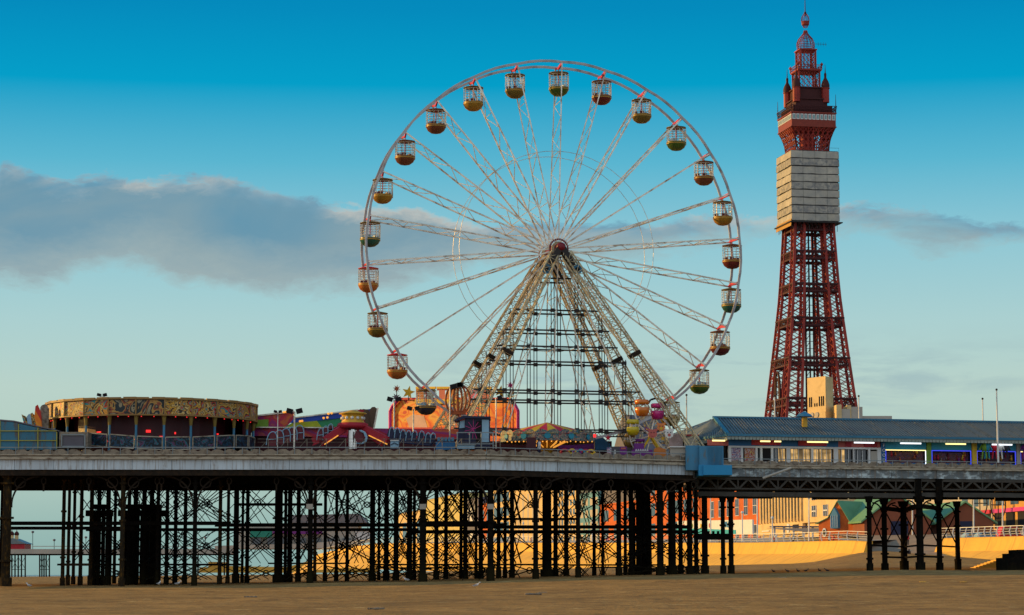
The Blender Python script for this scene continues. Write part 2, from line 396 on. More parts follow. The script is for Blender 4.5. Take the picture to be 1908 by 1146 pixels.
# ------------------------------------------------------------------ ground
GX = [-2600, 0, 400, 900, 1300, 1500, 1620, 1740, 1908, 3600]
GY = [-150, 30, 90, 140, 183, 210, 260, 330, 430, 700, 1500]
GP = {183: [1100,1094.5,1090.5,1081,1072.5,1069,1067,1066,1064,1060],
      210: [1094,1090,1087,1077,1069,1066,1064,1063,1061,1058],
      260: [1088,1086,1083,1070,1063,1059,1052,1053,1056,1050],
      330: [1084,1082,1079,1066,1058,1052,1028,1036,1048,1040],
      430: [1080,1079,1076,1063,1054,1048,1024,1028,1040,1030],
      700: [1077,1076,1073,1066,1060,1050,1040,1040,1036,1030],
      1500:[1075,1074.5,1072,1066,1060,1055,1050,1045,1040,1030]}
def gz_row(i, px):
    Y = GY[i]
    if Y in GP:
        r = GP[Y]
        for k in range(len(GX)-1):
            if px <= GX[k+1] or k == len(GX)-2:
                f = min(1, max(0, (px-GX[k])/(GX[k+1]-GX[k]))); v = r[k]+(r[k+1]-r[k])*f; break
        return 1.6+(1071-v)/F*Y
    if Y <= 30: return 0.0
    f = (Y-30)/(183-30)
    return f*f*gz_row(4, px)+.02 if Y == 140 else (.09 if Y == 90 else 0)
def ground(x, y):
    for i in range(len(GY)-1):
        if y <= GY[i+1] or i == len(GY)-2:
            f = min(1, max(0, (y-GY[i])/(GY[i+1]-GY[i]))); break
    px = 954+F*x/max(y, 60)
    return gz_row(i, px)*(1-f)+gz_row(i+1, px)*f
def ground_mesh():
    ys = [-150,-60,0,20,40,50]+[60+i*1.5 for i in range(94)]+[201+i*3 for i in range(23)]+[272,285,300,315,330,345,360,380,400,430,470,520,600,700,850,1000,1200,1500]
    b = MB(); n = 200
    from mathutils import noise as mn
    for y in ys:
        yy = max(y, 60); h = .75*yy+60
        for i in range(n+1):
            x = -h+2*h*i/n
            b.v.append((x, y, ground(x, y)+ ((.16*mn.noise((x*.05,y*.09,0))+.10*mn.noise((x*.13,y*.25,3))+.05*mn.noise((x*.35,y*.5,7))) if 40 < y < 300 else 0)))
    for j in range(len(ys)-1):
        for i in range(n):
            b.f.append([j*(n+1)+i, j*(n+1)+i+1, (j+1)*(n+1)+i+1, (j+1)*(n+1)+i]); b.m.append(0); b.sm.append(True)
    return b
tag(ground_mesh().build('beach_sand', M['sand']), kind='structure')
b = MB(); b.add([(-9000,-3000,-.6),(9000,-3000,-.6),(9000,22000,-.6),(-9000,22000,-.6)], [(0,1,2,3)])
tag(b.build('sea', M['sea']), kind='structure')

# ------------------------------------------------------------------ seawall and promenade
WALL1 = [(590,830,1034),(640,765,1022),(700,690,1013),(950,560,1012),(1150,480,1012),(1400,415,1012),(1500,388,1010),(1580,372,1008),(1618,366,1010)]
WALL2 = [(1752,352,1004),(1790,346,1003),(1908,330,1000),(2300,290,985),(3300,240,950)]
STREET = 9.6
def wall(pts, label, name):
    root = thing(name, P(pts[0][0], pts[0][2], pts[0][1]), label, 'sea wall')
    tops = [P(a, c, y) for a, y, c in pts]
    prof = [(0,0),(0.35,-.1),(.6,-.9),(1.0,-1.9),(4.5,-3.6),(9.5,-7.0)]
    rows = []
    for i, p in enumerate(tops):
        d = (tops[min(i+1, len(tops)-1)]-tops[max(i-1, 0)]); d.z = 0; d.normalize()
        nrm = Vector((d.y, -d.x, 0))
        if nrm.x > 0: nrm = -nrm
        rows.append([p+nrm*a+Vector((0,0,b)) for a, b in prof])
    b = MB(); k = len(prof)
    b.add([v for r in rows for v in r], [(i*k+j, (i+1)*k+j, (i+1)*k+j+1, i*k+j+1) for i in range(len(rows)-1) for j in range(1, k-1)])
    # end walls
    for r in (rows[0], rows[-1]):
        b.add(list(r)+[Vector((r[0].x+.0, r[0].y, r[-1].z))], [tuple(range(k+1))])
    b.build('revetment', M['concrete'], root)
    c = MB()
    for i in range(len(rows)-1):
        a0, a1 = rows[i], rows[i+1]; up = Vector((0,0,.14)); dn = Vector((0,0,-.3))
        inn0 = (a0[0]-a0[1]).normalized()*.8; inn1 = (a1[0]-a1[1]).normalized()*.8; inn0.z = inn1.z = 0
        c.hexa([a0[1]+dn, a1[1]+dn, a1[0]+inn1+dn, a0[0]+inn0+dn], [a0[1]+up, a1[1]+up, a1[0]+inn1+up, a0[0]+inn0+up])
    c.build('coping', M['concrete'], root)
    return tops, rows
t1, r1 = wall(WALL1, 'long sunlit pale concrete sea wall curving behind the pier legs to the far left', 'sea_wall')
t2, r2 = wall(WALL2, 'sunlit concrete sea wall to the right of the slipway, above the golden steps', 'sea_wall')
def railing(tops, label, step, cap):
    root = thing('promenade_railing', tops[0], label, 'railing')
    L_ = []
    for a, b_ in zip(tops, tops[1:]):
        n = max(1, int((b_-a).length/step))
        for i in range(n): L_.append(a.lerp(b_, i/n))
    L_.append(tops[-1]); rl = MB(); up = Vector((0,0,1))
    for h, w in ((1.55,.09),(1.15,.04),(.8,.04),(.45,.04)):
        for a, b_ in zip(tops, tops[1:]): rl.bar(a+up*h, b_+up*h, w)
    rl.build('rail', M['white'], root)
    for p in L_[-cap:]:
        m = MB(); q = p+Vector((.3,0,0))
        m.bar(p+Vector((0,0,.14)), p+Vector((-.18,0,.8)), .16, .1); m.bar(p+Vector((-.18,0,.8)), p+Vector((0,0,1.5)), .14, .1)
        m.build('post', M['white'], root)
railing(t1, 'white metal promenade railing with bent posts along the top of the long sea wall', 3.2, 85)
railing(t2[:3], 'white metal promenade railing above the right-hand sea wall behind the pier', 1.6, 60)
# street surface behind walls: one sheet, rising gently inland
b = MB()
back = []
for p in t1+t2: back.append(p)
vs = []
for i_, p in enumerate(back):
    if len(t1)-2 <= i_ < len(t1): vs += [p+Vector((.5,.6,-.05)), Vector((p.x+1.5, p.y+28, p.z+.8)), Vector((p.x+22, p.y+90, STREET+.3)), Vector((p.x+850, p.y+330, STREET+.5))]
    else: vs += [p+Vector((.9,.2,-.05)), Vector((p.x+25, p.y+8, p.z+.8)), Vector((p.x+60, p.y+20, STREET+.3)), Vector((p.x+900, p.y+200, STREET+.5))]
k = 4
fs = [(i*k+j, (i+1)*k+j, (i+1)*k+j+1, i*k+j+1) for i in range(len(back)-1) for j in range(k-1) if i != len(t1)-1 or j > 0]
b.add(vs, fs); tag(b.build('promenade', mat('promenade_paving', (.38,.33,.27), .8)), kind='structure')
# slipway ramp between the two walls
a0 = r1[-1][-1]; a1 = r2[0][-1]
rb = MB(); A = t1[-1]; B = t2[0]
rb.add([P(1560,1050,325), P(1800,1052,312), B+Vector((.2,6,-1.6)), A+Vector((.5,6,-2.0)), Vector((B.x+6,B.y+30,B.z+1.0)), Vector((A.x+2,A.y+24,B.z+.9)), Vector((B.x+40,B.y+120,B.z+4)), Vector((A.x-4,A.y+110,B.z+4))], [(0,1,2,3),(3,2,4,5),(5,4,6,7)])
tag(rb.build('slipway', mat('slipway_sanded_concrete', (.30,.22,.15), .9, 0, .2, .3, (.2,.14,.1), .4)), kind='structure')

# ------------------------------------------------------------------ seafront buildings
def Yf(px): return 203/((px-954)/F+.19)
def building(px0, px1, ytop, wallm, label, cat='building', roofm=None, rows=0, cols=0, winm=None, name='seafront_building', off=0, depth=14, wfrac=.55, hfrac=.62, y0=None, top_only=None, shop=True, gable=False, frame=False, group=None):
    Y0, Y1 = Yf(px0)-off, Yf(px1)-off
    A = P(px0, 1010, Y0); B = P(px1, 1010, Y1); zt = P((px0+px1)/2, ytop, (Y0+Y1)/2).z
    A.z = B.z = STREET-1; d = (B-A); ln = d.length; d.normalize(); n = Vector((d.y, -d.x, 0))
    if n.x > 0: n = -n
    root = thing(name, A, label, cat, group)
    H = zt-A.z; up = Vector((0,0,1))
    m = MB(); bk = -n*depth
    m.hexa([A, B, B+bk, A+bk], [A+up*H, B+up*H, B+bk+up*H, A+bk+up*H])
    m.bar(A+n*.12+up*(H-.3), B+n*.12+up*(H-.3), .5, .45)
    m.build('wall', wallm, root)
    r = MB()
    if gable:
        mid = (A+B)/2; r.prism([A+up*(H+.01)-d*.4, B+up*(H+.01)+d*.4, mid+up*(H+ln*.42)], bk)
    else:
        r.hexa([A+up*H-n*.4, B+up*H-n*.4, B+bk+up*H, A+bk+up*H], [A+up*(H+.5)-n*.6, B+up*(H+.5)-n*.6, B+bk+up*(H+.5), A+bk+up*(H+.5)])
    r.build('roof', roofm or M['slate'], root)
    winm = winm or M['windowglass']
    z0 = 4.8 if shop else 1.0
    if rows:
        ch = (H-z0-1.2)/rows; cw = ln/cols
        for i in range(rows):
            for j in range(cols):
                c = A+d*(cw*(j+.5))+up*(z0+ch*(i+.5)); w = cw*wfrac/2; h = ch*hfrac/2
                wm = MB(); wm.mi(0).hexa([c-d*w-up*h-n*.2, c+d*w-up*h-n*.2, c+d*w-up*h+n*.04, c-d*w-up*h+n*.04], [c-d*w+up*h-n*.2, c+d*w+up*h-n*.2, c+d*w+up*h+n*.04, c-d*w+up*h+n*.04])
                wo = wm.build('window', winm, root)
                if frame:
                    fm = MB(); e = n*.09
                    for s_ in (-1, 0, 1): fm.bar(c+d*w*s_-up*h+e, c+d*w*s_+up*h+e, .14)
                    for s_ in (-1, 0, 1): fm.bar(c-d*w+up*h*s_+e, c+d*w+up*h*s_+e, .14)
                    fm.build('frame', M['white'], wo)
    if shop:
        ns = max(2, int(ln/6)); sw = ln/ns
        for j in range(ns):
            c = A+d*(sw*(j+.5))
            sm = MB(); sm.hexa([c-d*sw*.38+up*1.2-n*.2, c+d*sw*.38+up*1.2-n*.2, c+d*sw*.38+up*1.2+n*.06, c-d*sw*.38+up*1.2+n*.06], [c-d*sw*.38+up*3.9-n*.2, c+d*sw*.38+up*3.9-n*.2, c+d*sw*.38+up*3.9+n*.06, c-d*sw*.38+up*3.9+n*.06])
            sm.build('shop_front', M['dark'], root)
        sg = MB(); sg.bar(A+d*.5+up*4.3+n*.2, B-d*.5+up*4.3+n*.2, .3, .7); sg.build('shop_sign', rnd.choice([M['red'], M['white'], M['blueflat'], M['yellow'], M['pink']]), root)
    return root, A, B, d, n, H
up = Vector((0,0,1))
# tower base building: cream, vertical fins
rt, A, B, d, n, H = building(1418, 1562, 862, M['cream'], 'long cream stone building with tall vertical fins under the red tower', shop=False, depth=60, name='tower_building')
ln = (B-A).length
for j in range(13):
    c = A+d*(ln*.04+j*ln*.042); w = MB(); w.bar(c+up*8.6+n*.02, c+up*(H-2)+n*.02, ln*.019, .5, up=n); w.build('window', M['windowglass'], rt)
for j in range(14):
    c = A+d*(ln*.019+j*ln*.042); w = MB(); w.bar(c+up*7.6+n*.3, c+up*(H-1.6)+n*.3, ln*.016, .6, up=n); w.build('pilaster', M['cream'], rt)
cn = MB(); cn.bar(A+up*7.2+n*.5-d*1, B+up*7.2+n*.5, 1.0, .4); cn.hexa([A+up*4.2+n*.3, A+d*ln*.62+up*4.2+n*.3, A+d*ln*.62+up*4.2+n*1.2, A+up*4.2+n*1.2], [A+up*7+n*.3, A+d*ln*.62+up*7+n*.3, A+d*ln*.62+up*7+n*1.2, A+up*7+n*1.2]); cn.build('cornice', M['cream'], rt)
sg = MB(); sg.bar(A+d*ln*.08+up*5.4+n*1.3, A+d*ln*.18+up*5.4+n*1.3, .2, .35); sg.tube(A+d*ln*.44+up*5.8+n*1.2, A+d*ln*.44+up*5.8+n*1.45, 1.3, 24); sg.build('sign', M['white'], rt)
sg = MB(); sg.bar(A+d*ln*.5+up*5.8+n*1.3, A+d*ln*.57+up*5.8+n*1.3, .2, 1.8); sg.build('dark_sign', M['dark'], rt)
for j in range(7):
    c = A+d*(ln*(.07+j*.078)); w = MB(); w.hexa([c-d*1.5+up*.2-n*.3, c+d*1.5+up*.2-n*.3, c+d*1.5+up*.2+n*.1, c-d*1.5+up*.2+n*.1], [c-d*1.5+up*3.6-n*.3, c+d*1.5+up*3.6-n*.3, c+d*1.5+up*3.6+n*.1, c-d*1.5+up*3.6+n*.1]); w.build('doorway', M['dark'], rt)
for j in range(2):
    for i in range(3):
        c = A+d*(ln*(.72+j*.14))+up*(8.5+i*4.5); w = MB(); w.hexa([c-d*1.7-n*.3, c+d*1.7-n*.3, c+d*1.7+n*.1, c-d*1.7+n*.1], [c-d*1.7+up*3-n*.3, c+d*1.7+up*3-n*.3, c+d*1.7+up*3+n*.1, c-d*1.7+up*3+n*.1])
        wo = w.build('bay_window', M['windowglass'], rt); f = MB()
        for s in (-1, 0, 1): f.bar(c+d*1.7*s+n*.15, c+d*1.7*s+up*3+n*.15, .3)
        f.bar(c-d*1.7+up*1.5+n*.15, c+d*1.7+up*1.5+n*.15, .3); f.build('frame', M['white'], wo)
building(1306, 1416, 865, M['brick'], 'tall orange-red brick hotel with white framed windows behind the painted hoarding', rows=3, cols=7, frame=True, wfrac=.4, shop=False, name='brick_hotel')
building(1210, 1304, 880, M['brick'], 'orange brick terrace half hidden by dense pier legs left of the brick hotel', rows=3, cols=6, name='brick_terrace')
building(1118, 1208, 935, M['brick'], 'orange brick gabled seafront house with a pale turret', rows=2, cols=4, gable=True, name='gabled_house')
building(1080, 1116, 918, M['tealrender'], 'grey-green glazed seafront hotel between cream and brick buildings', rows=4, cols=4, winm=M['creamgrey'], name='glazed_hotel')
building(1040, 1078, 905, M['cream'], 'cream seafront building with a grid of many small windows', rows=6, cols=7, name='cream_flats')
building(953, 1038, 902, M['cream'], 'broad pale cream building with tall column strips behind the pier centre', rows=1, cols=9, hfrac=.8, wfrac=.35, winm=M['creamgrey'], name='columned_building')
building(918, 951, 908, M['cream'], 'narrow cream building left of the broad columned one', rows=4, cols=3, name='narrow_building')
building(893, 916, 938, M['brick'], 'small orange brick building at the centre of the seafront row', rows=2, cols=2, name='small_brick_building')
building(866, 891, 930, M['slate'], 'dark slate-coloured building with a red shopfront in the seafront row', rows=2, cols=3, winm=M['white'], name='dark_building')
building(790, 864, 926, M['yellowblock'], 'plain yellow rendered block at the left of the seafront row', rows=0, cols=0, name='yellow_block', shop=False)
building(735, 788, 955, M['cream'], 'low cream building beyond the yellow block', rows=1, cols=4, name='low_building')
# far right
building(1790, 1850, 905, M['creamgrey'], 'grey concrete arcade building with a dark recessed opening beside the slipway', off=90, rows=1, cols=3, name='concrete_arcade', shop=True)
building(1852, 1965, 880, M['ochre'], 'ochre clad seafront building with round ornaments at the right edge', off=90, rows=2, cols=4, name='ochre_building')
building(1966, 2300, 880, M['cream'], 'cream hotel block beyond the right edge of the view', off=90, rows=3, cols=8, name='cream_hotel')
building(1600, 1790, 890, M['creamgrey'], 'dark grey amusement building behind the green-roofed station', off=40, rows=2, cols=8, name='grey_building', winm=M['dark'])
# round ornaments on ochre building
for px, yy in ((1824, 938), (1858, 941)):
    c = P(px, yy, Yf(px)-98); m = MB(); pr = []
    for i in range(25):
        t = 2*math.pi*i/24; pr.append(c+Vector((1.3*math.cos(t), -.8, 2.4*math.sin(t))))
    m.path(pr, .12); m.path([c+Vector((-1.3,-.8,0)), c+Vector((1.3,-.8,0))], .1); m.path([c+Vector((0,-.8,-2.4)), c+Vector((0,-.8,2.4))], .1)
    tag(m.build('wire_ornament', M['bar_dark']), 'oval wire light ornament at the seafront, %s of the two' % ('left' if px < 1840 else 'right'), 'ornament', 'wire ornaments on the seafront')
# hoarding with writing
def text_mesh(s, size, m, parent, loc, dirv, th=.05):
    cu = bpy.data.curves.new('t', 'FONT'); cu.body = s; cu.size = size; cu.extrude = th; cu.align_x = 'CENTER'; cu.align_y = 'CENTER'
    to = bpy.data.objects.new('t', cu); C.objects.link(to)
    bpy.context.view_layer.update()
    me = bpy.data.meshes.new_from_object(to.evaluated_get(bpy.context.evaluated_depsgraph_get()))
    bpy.data.objects.remove(to)
    me.materials.clear(); me.materials.append(m)
    o = bpy.data.objects.new('lettering', me); C.objects.link(o)
    x = Vector(dirv).normalized(); z = Vector((0,0,1)); y = z.cross(x)
    Mx = Matrix((x, z, x.cross(z))).transposed().to_4x4()
    off = OFF.get(parent, Vector((0,0,0)))
    Mx.translation = Vector(loc)-off; o.matrix_local = Mx; o.parent = parent; return o
A = P(1262, 995, 640); B = P(1402, 995, 575); d = (B-A).normalized(); n = Vector((d.y, -d.x, 0)); n = -n if n.x > 0 else n
ho = thing('hoarding', A, 'long white and turquoise printed hoarding in front of the brick hotel', 'hoarding')
hh = P(1330, 965, 605).z-A.z; A = A.copy(); m = MB(); m.hexa([A, B, B-n*.4, A-n*.4], [A+up*hh, B+up*hh, B-n*.4+up*hh, A-n*.4+up*hh]); m.build('board', M['white'], ho)
m = MB(); m.hexa([A+n*.02, A+d*((B-A).length*.8)+n*.02, A+d*((B-A).length*.8)+n*.1, A+n*.1], [A+up*1.6+n*.02, A+d*((B-A).length*.8)+up*1.0+n*.02, A+d*((B-A).length*.8)+up*1.0+n*.1, A+up*1.6+n*.1]); m.build('turquoise_band', mat('turquoise_print', (.02,.36,.46), .6), ho)
text_mesh('AMAZING', 2.1, M['blueflat'], ho, A+d*((B-A).length*.70)+up*hh*.66+n*.12, d)
for f_, c_ in ((.1,'crimson'),(.22,'green'),(.34,'yellow'),(.46,'crimson')):
    m = MB(); q = A+d*((B-A).length*f_)+up*hh*.62; m.tube(q, q+n*.12, .55, 12); m.build('emblem', M[c_], ho)

# lifeboat station with green roofs
YS = 410
st = thing('lifeboat_station', P(1525, 1006, YS), 'orange brick station with steep green roofs and oval windows beside the slipway', 'building')
def gz(px, py, Y=YS): return P(px, py, Y)
zb = gz(1570, 1012).z; ze = gz(1570, 974).z; zp = gz(1570, 934).z
# west block: gable facing left-front
g0 = gz(1526, 1012, YS+6); g1 = gz(1609, 1012, YS); gd = (g1-g0); gd.z = 0; gl = gd.length; gd.normalize(); gn = Vector((gd.y, -gd.x, 0)); gn = -gn if gn.x > 0 else gn
bk = -gn*11
def gp(f, z): q = g0+gd*gl*f; q.z = z; return q
m = MB(); m.prism([gp(0,zb), gp(1,zb), gp(1,ze), gp(.72,ze), gp(.44,zp), gp(.24,ze+1.0), gp(0,ze)], bk); m.build('wall', M['brick'], st)
m = MB()
for f0, z0_, f1, z1_ in ((.73,ze-.1,.44,zp+.1),(.44,zp+.1,.22,ze+.9),(.22,ze+.9,-.06,ze-.1)):
    a, b_ = gp(f0, z0_)+gn*.25, gp(f1, z1_)+gn*.25
    m.hexa([a, b_, b_+bk*1.05, a+bk*1.05], [a+up*.12, b_+up*.12, b_+bk*1.05+up*.12, a+bk*1.05+up*.12])
m.build('roof', M['copper'], st)
m = MB()
c = gp(.40, zb+2.6); m.prism([c-gd*.8, c+gd*.8, c+gd*.8+up*2.3, c+up*3.6, c-gd*.8+up*2.3], gn*.7); bay = m.build('bay', M['bluebox'], st)
m = MB()
for s in (-1, -.33, .33, 1): m.bar(c+gd*.66*s+up*.2+gn*.74, c+gd*.66*s+up*2.2+gn*.74, .07)
m.build('mullions', M['white'], bay)
for f in (.13, .84):
    c = gp(f, zb+1.9); m = MB(); pr = []
    for i in range(16):
        t = 2*math.pi*i/16; pr.append(c+gd*.42*math.cos(t)+up*.8*math.sin(t))
    m.prism(pr, gn*.12); wo = m.build('oval_window', M['white'], st)
    m = MB(); m.prism([c+(q-c)*.62+gn*.124 for q in pr], gn*.05); m.build('pane', M['dark'], wo)
# two halls with ridge pointing to viewer
for a, c_, e, pk, nm in ((1611,1735,972,926,'hall'),(1748,1852,975,940,'hall')):
    q0 = gz(a, 1012, YS-6); q1 = gz(c_, 1012, YS-10); ez = gz(a, e, YS).z; pz = gz(a, pk, YS).z; mid = (q0+q1)/2
    m = MB(); m.prism([Vector((q0.x,q0.y,zb)), Vector((q1.x,q1.y,zb)), Vector((q1.x,q1.y,ez)), Vector((mid.x,mid.y,pz)), Vector((q0.x,q0.y,ez))], (-3,24,0)); hl = m.build('hall', M['brick_shaded'], st)
    m = MB()
    for s0, s1 in ((q0, mid), (q1, mid)):
        o_ = Vector((-.6 if s0 is q0 else .6, -.5, -.35)); p0 = Vector((s0.x,s0.y,ez))+o_; p1 = Vector((mid.x,mid.y-.5,pz+.1)); bk2 = Vector((-3,25,0))
        m.hexa([p0, p1, p1+bk2, p0+bk2], [p0+up*.3, p1+up*.3, p1+bk2+up*.3, p0+bk2+up*.3])
    m.build('hall_roof', M['copper'], hl)
    m = MB(); w = (q1-q0)*.26; p0 = q0+(q1-q0)*.4; m.hexa([Vector((p0.x,p0.y-.12,zb)), Vector((p0.x+w.x,p0.y+w.y-.12,zb)), Vector((p0.x+w.x,p0.y+w.y,zb)), Vector((p0.x,p0.y,zb))], [Vector((p0.x,p0.y-.12,zb+3.6)), Vector((p0.x+w.x,p0.y+w.y-.12,zb+3.6)), Vector((p0.x+w.x,p0.y+w.y,zb+3.6)), Vector((p0.x,p0.y,zb+3.6))]); m.build('door', M['navy'], hl)

# lamp posts on the promenade
for i, (px, Y, yt) in enumerate(((1324,470,926),(1383,450,955),(1411,440,927),(1439,430,965),(1507,420,927),(1700,400,918),(1814,380,928),(1868,370,928),(975,640,975),(1103,560,970),(1445,420,1000))):
    g = P(px, 1012, Y); tp = P(px, yt, Y)
    r_ = thing('promenade_mast', g, 'tall pale mast on the promenade, %s' % ['left of the hoarding end','behind the hoarding right half','in front of the brick hotel corner','before the cream building fins','beside the bay windows of the cream building','behind the six pier legs','left of the round ornaments','between the round ornaments','at the centre left by the columned building','by the glazed hotel','near the seafront shelter'][i], 'mast', 'masts along the promenade')
    m = MB(); m.tube(g-up*1.5, tp, .16, 8, .1); m.build('pole', M['white'], r_); m = MB(); m.sphere(tp, .3, 6); m.build('finial', M['white'], r_)
# seafront shelter
sh = thing('seafront_shelter', P(1440, 1010, 560), 'glass sided seafront shelter with a flat grey roof behind the railing', 'shelter')
a = P(1446, 1010, 560); m = MB(); m.box(a+Vector((5.2,0,3.6)), (13,3,.3), R(10)); m.build('roof', M['slate'], sh)
for j in range(6):
    m = MB(); m.box(a+Vector((-.4+j*2.3,-.6+j*.4,1.7)), (.5,.2,3.5), R(10)); m.build('post', M['white'], sh)
# vehicles on the promenade (right)
def car(px, Y, m_, label, rz=R(10), van=False, name='parked_car'):
    g = P(px, 1007, Y); g.z = P(1850, 1004, 350).z-.2
    r_ = thing(name, g, label, 'van' if van else 'car', 'vehicles on the promenade')
    Q = Matrix.Rotation(rz, 3, 'Z')
    def loc(x, y, z): return g+Q@Vector((x, y, z))
    b_ = MB()
    top = 2.2 if van else 1.45; pr = [(-2.1,.35),(2.1,.35),(2.15,.85),(1.3,.95),(.8,top),(-1.6,top),(-2.1,.95)]
    b_.prism([loc(x,-.85,z) for x, z in pr], Q@Vector((0,1.7,0))); b_.build('body', m_, r_)
    w_ = MB(); w_.prism([loc(x,-.87,z) for x, z in ((-1.5,1.0),(1.1,1.0),(.7,top-.12),(-1.35,top-.12))], Q@Vector((0,1.74,0))); w_.build('windows', M['windowglass'], r_)
    for x in (-1.3, 1.35):
        for y in (-.86, .62):
            w_ = MB(); w_.tube(loc(x,y,.33), loc(x,y+.24,.33), .33, 12); w_.build('wheel', M['dark'], r_)
car(1818, 372, M['bluewhite'], 'pale blue car behind the right-hand railing, left of the red van')
car(1842, 368, M['bluewhite'], 'second pale blue car behind the right-hand railing, nearer the ochre building')
car(1884, 362, M['red'], 'red van behind the railing at the right edge', van=True, name='parked_van')
# people on the promenade
def person(g, h, lean, top, bot, label, phase=0, face=0):
    r_ = thing('person', g, label, 'person', 'people by the sea')
    Q = Matrix.Rotation(face, 3, 'Z')
    me = bpy.data.meshes.new('body'); s = h/1.75
    J = [(0,0,.95),(0,0,1.2),(0,0,1.42),(0,0,1.52),(0,0,1.66),(.19,0,1.40),(.27,.05,1.12),(.25,.16,.9),(-.19,0,1.40),(-.27,-.05,1.12),(-.25,.1,.9),
         (.09,0,.9),(.10,.14*phase,.5),(.10,.2*phase,.08),(.10,.2*phase+.12,.04),(-.09,0,.9),(-.10,-.1*phase,.5),(-.10,-.28*phase,.1),(-.10,-.28*phase+.12,.05)]
    E = [(0,1),(1,2),(2,3),(3,4),(2,5),(5,6),(6,7),(2,8),(8,9),(9,10),(0,11),(11,12),(12,13),(13,14),(0,15),(15,16),(16,17),(17,18)]
    rad = [.15,.14,.15,.06,.10,.07,.05,.04,.07,.05,.04,.10,.07,.05,.04,.10,.07,.05,.04]
    me.from_pydata([Q@Vector(j)*s for j in J], E, []); me.materials.append(bot)
    o = bpy.data.objects.new('body', me); C.objects.link(o); o.parent = r_
    md = o.modifiers.new('skin', 'SKIN'); o.modifiers.new('sub', 'SUBSURF').levels = 1; o.modifiers['sub'].render_levels = 1
    for i, v in enumerate(me.skin_vertices[0].data): v.radius = (rad[i]*s, rad[i]*s); v.use_root = i == 0
    c = MB(); c.lathe((0,0,0), [(.17,.86),(.19,1.1),(.21,1.35),(.17,1.45),(.07,1.5)], 12); c.v = [tuple(g+Q@Vector((x*s, y*.75*s, z*s))) for x, y, z in c.v]; c.build('coat', top, r_)
    c = MB(); c.sphere((0,0,1.64), .105, 6, 1.15); c.v = [tuple(g+Q@Vector((x*s, (y+.02)*s, z*s))) for x, y, z in c.v]; c.build('hair', M['fabric'], r_)
    return r_
pp = [(1253,560,'red','in red near the hoarding'),(1372,430,'white','in white before the hoarding'),(1340,430,'pink','in pink before the hoarding'),(1443,420,'red','in red by the shelter left end'),(1478,415,'white','in white by the shelter'),
      (1545,392,'white','in white before the orange brick wall'),(1553,390,'red','in red before the orange brick wall'),(1692,352,'red','in red on the slipway'),(930,590,'fabric','in dark clothes at the centre railing'),
      (960,585,'fabric','in dark clothes beneath the columned building'),(990,570,'red','in red beneath the columned building'),(1060,540,'fabric','in dark clothes by the glazed hotel'),(1098,530,'blueflat','in blue by the gabled house'),(1132,520,'pink','in pink by the gabled house')]
for px, Y, c_, lab in pp:
    g = P(px, 1012, Y); person(g-up*.3, 1.75, 0, M[c_], M['fabric'], 'standing person '+lab, 0, rnd.random()*6)
gx = P(1694, 1050, 260); gx.z = ground(gx.x, gx.y)+.1
wk = P(1694, 1049, 330); wk.z = P(1694, 1047, 325).z
person(wk, 1.8, 0, M['fabric'], M['fabric'], 'dark silhouetted person walking on the beach between the middle pier legs', 1.0, R(200))

# steps on the beach at the right
stp = thing('beach_steps', P(1815, 1062, 215), 'flight of golden lit concrete steps rising to the right by the sea wall', 'steps')
m = MB()
for i in range(9):
    x0 = 1813+i*8.5; y0 = 1061-i*2.3
    a = P(x0, y0, 225); m.box((a.x+6, a.y+3+i*.5, a.z-1.0), (12, 6, 2.0), R(-6))
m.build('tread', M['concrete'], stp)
bs = thing('dark_block_steps', P(1880, 1062, 200), 'black stepped timber block at the right edge of the beach', 'steps')
for i, (x0, y0) in enumerate(((1878,1039),(1890,1031),(1902,1024))):
    a = P(x0, y0, 200-i*.02); a2 = P(1965, 1066, 200); m = MB(); m.hexa([(a.x,a.y,a2.z-.5),(a2.x,a.y,a2.z-.5),(a2.x,a.y+5,a2.z-.5),(a.x,a.y+5,a2.z-.5)], [(a.x,a.y,a.z),(a2.x,a.y,a.z),(a2.x,a.y+5,a.z),(a.x,a.y+5,a.z)]); m.build('step', M['ironblack'], bs)

# left headland and low far buildings seen between the legs
hd = thing('headland_building', P(400, 1045, 1000), 'low grey building with a dark roof and green awning seen between legs at left', 'building')
def pbox(m, x0, y0, x1, y1, Y, dp): 
    a = P(x0, y1, Y); c = P(x1, y0, Y); m.hexa([(a.x,Y,a.z),(c.x,Y,a.z),(c.x,Y+dp,a.z),(a.x,Y+dp,a.z)], [(a.x,Y,c.z),(c.x,Y,c.z),(c.x,Y+dp,c.z),(a.x,Y+dp,c.z)]); return m
pbox(MB(), 440, 975, 668, 1023, 960, 20).build('wall', M['creamgrey'], hd)
m = MB(); m.pprism([(541,974),(546,960),(668,957),(684,974)], 958, 20); m.build('roof', mat('grey_felt_roof', (.17,.16,.17), .8), hd)
m = MB(); m.pprism([(400,1023),(400,1017),(560,1013),(690,1004),(690,1010),(600,1022)], 955, 4); m.build('deck_edge', M['creamgrey'], hd)
m = MB(); pbox(m, 466, 987, 506, 1001, 957, 2); m.build('green_awning', mat('green_awning', (.02,.22,.16), .6), hd)
for j in range(7):
    m = MB(); x = 470+j*28; pbox(m, x, 1003, x+16, 1014, 957.5, 2); m.build('window', M['windowglass'], hd)
m = MB(); pbox(m, 508, 990, 600, 995, 957, 2); m.build('purple_sign', M['purple'], hd)
wb = thing('white_kiosk', P(664, 1005, 880), 'plain white box-like kiosk on the sea wall between the legs left of centre', 'kiosk')
pbox(MB(), 662, 987, 690, 1006, 880, 12).build('wall', M['white'], wb); pbox(MB(), 660, 984, 692, 987.2, 879, 14).build('roof', M['slate'], wb)
hl = thing('stone_headland', P(380, 1060, 1000), 'low sandstone-coloured headland block beyond the left legs', 'sea wall')
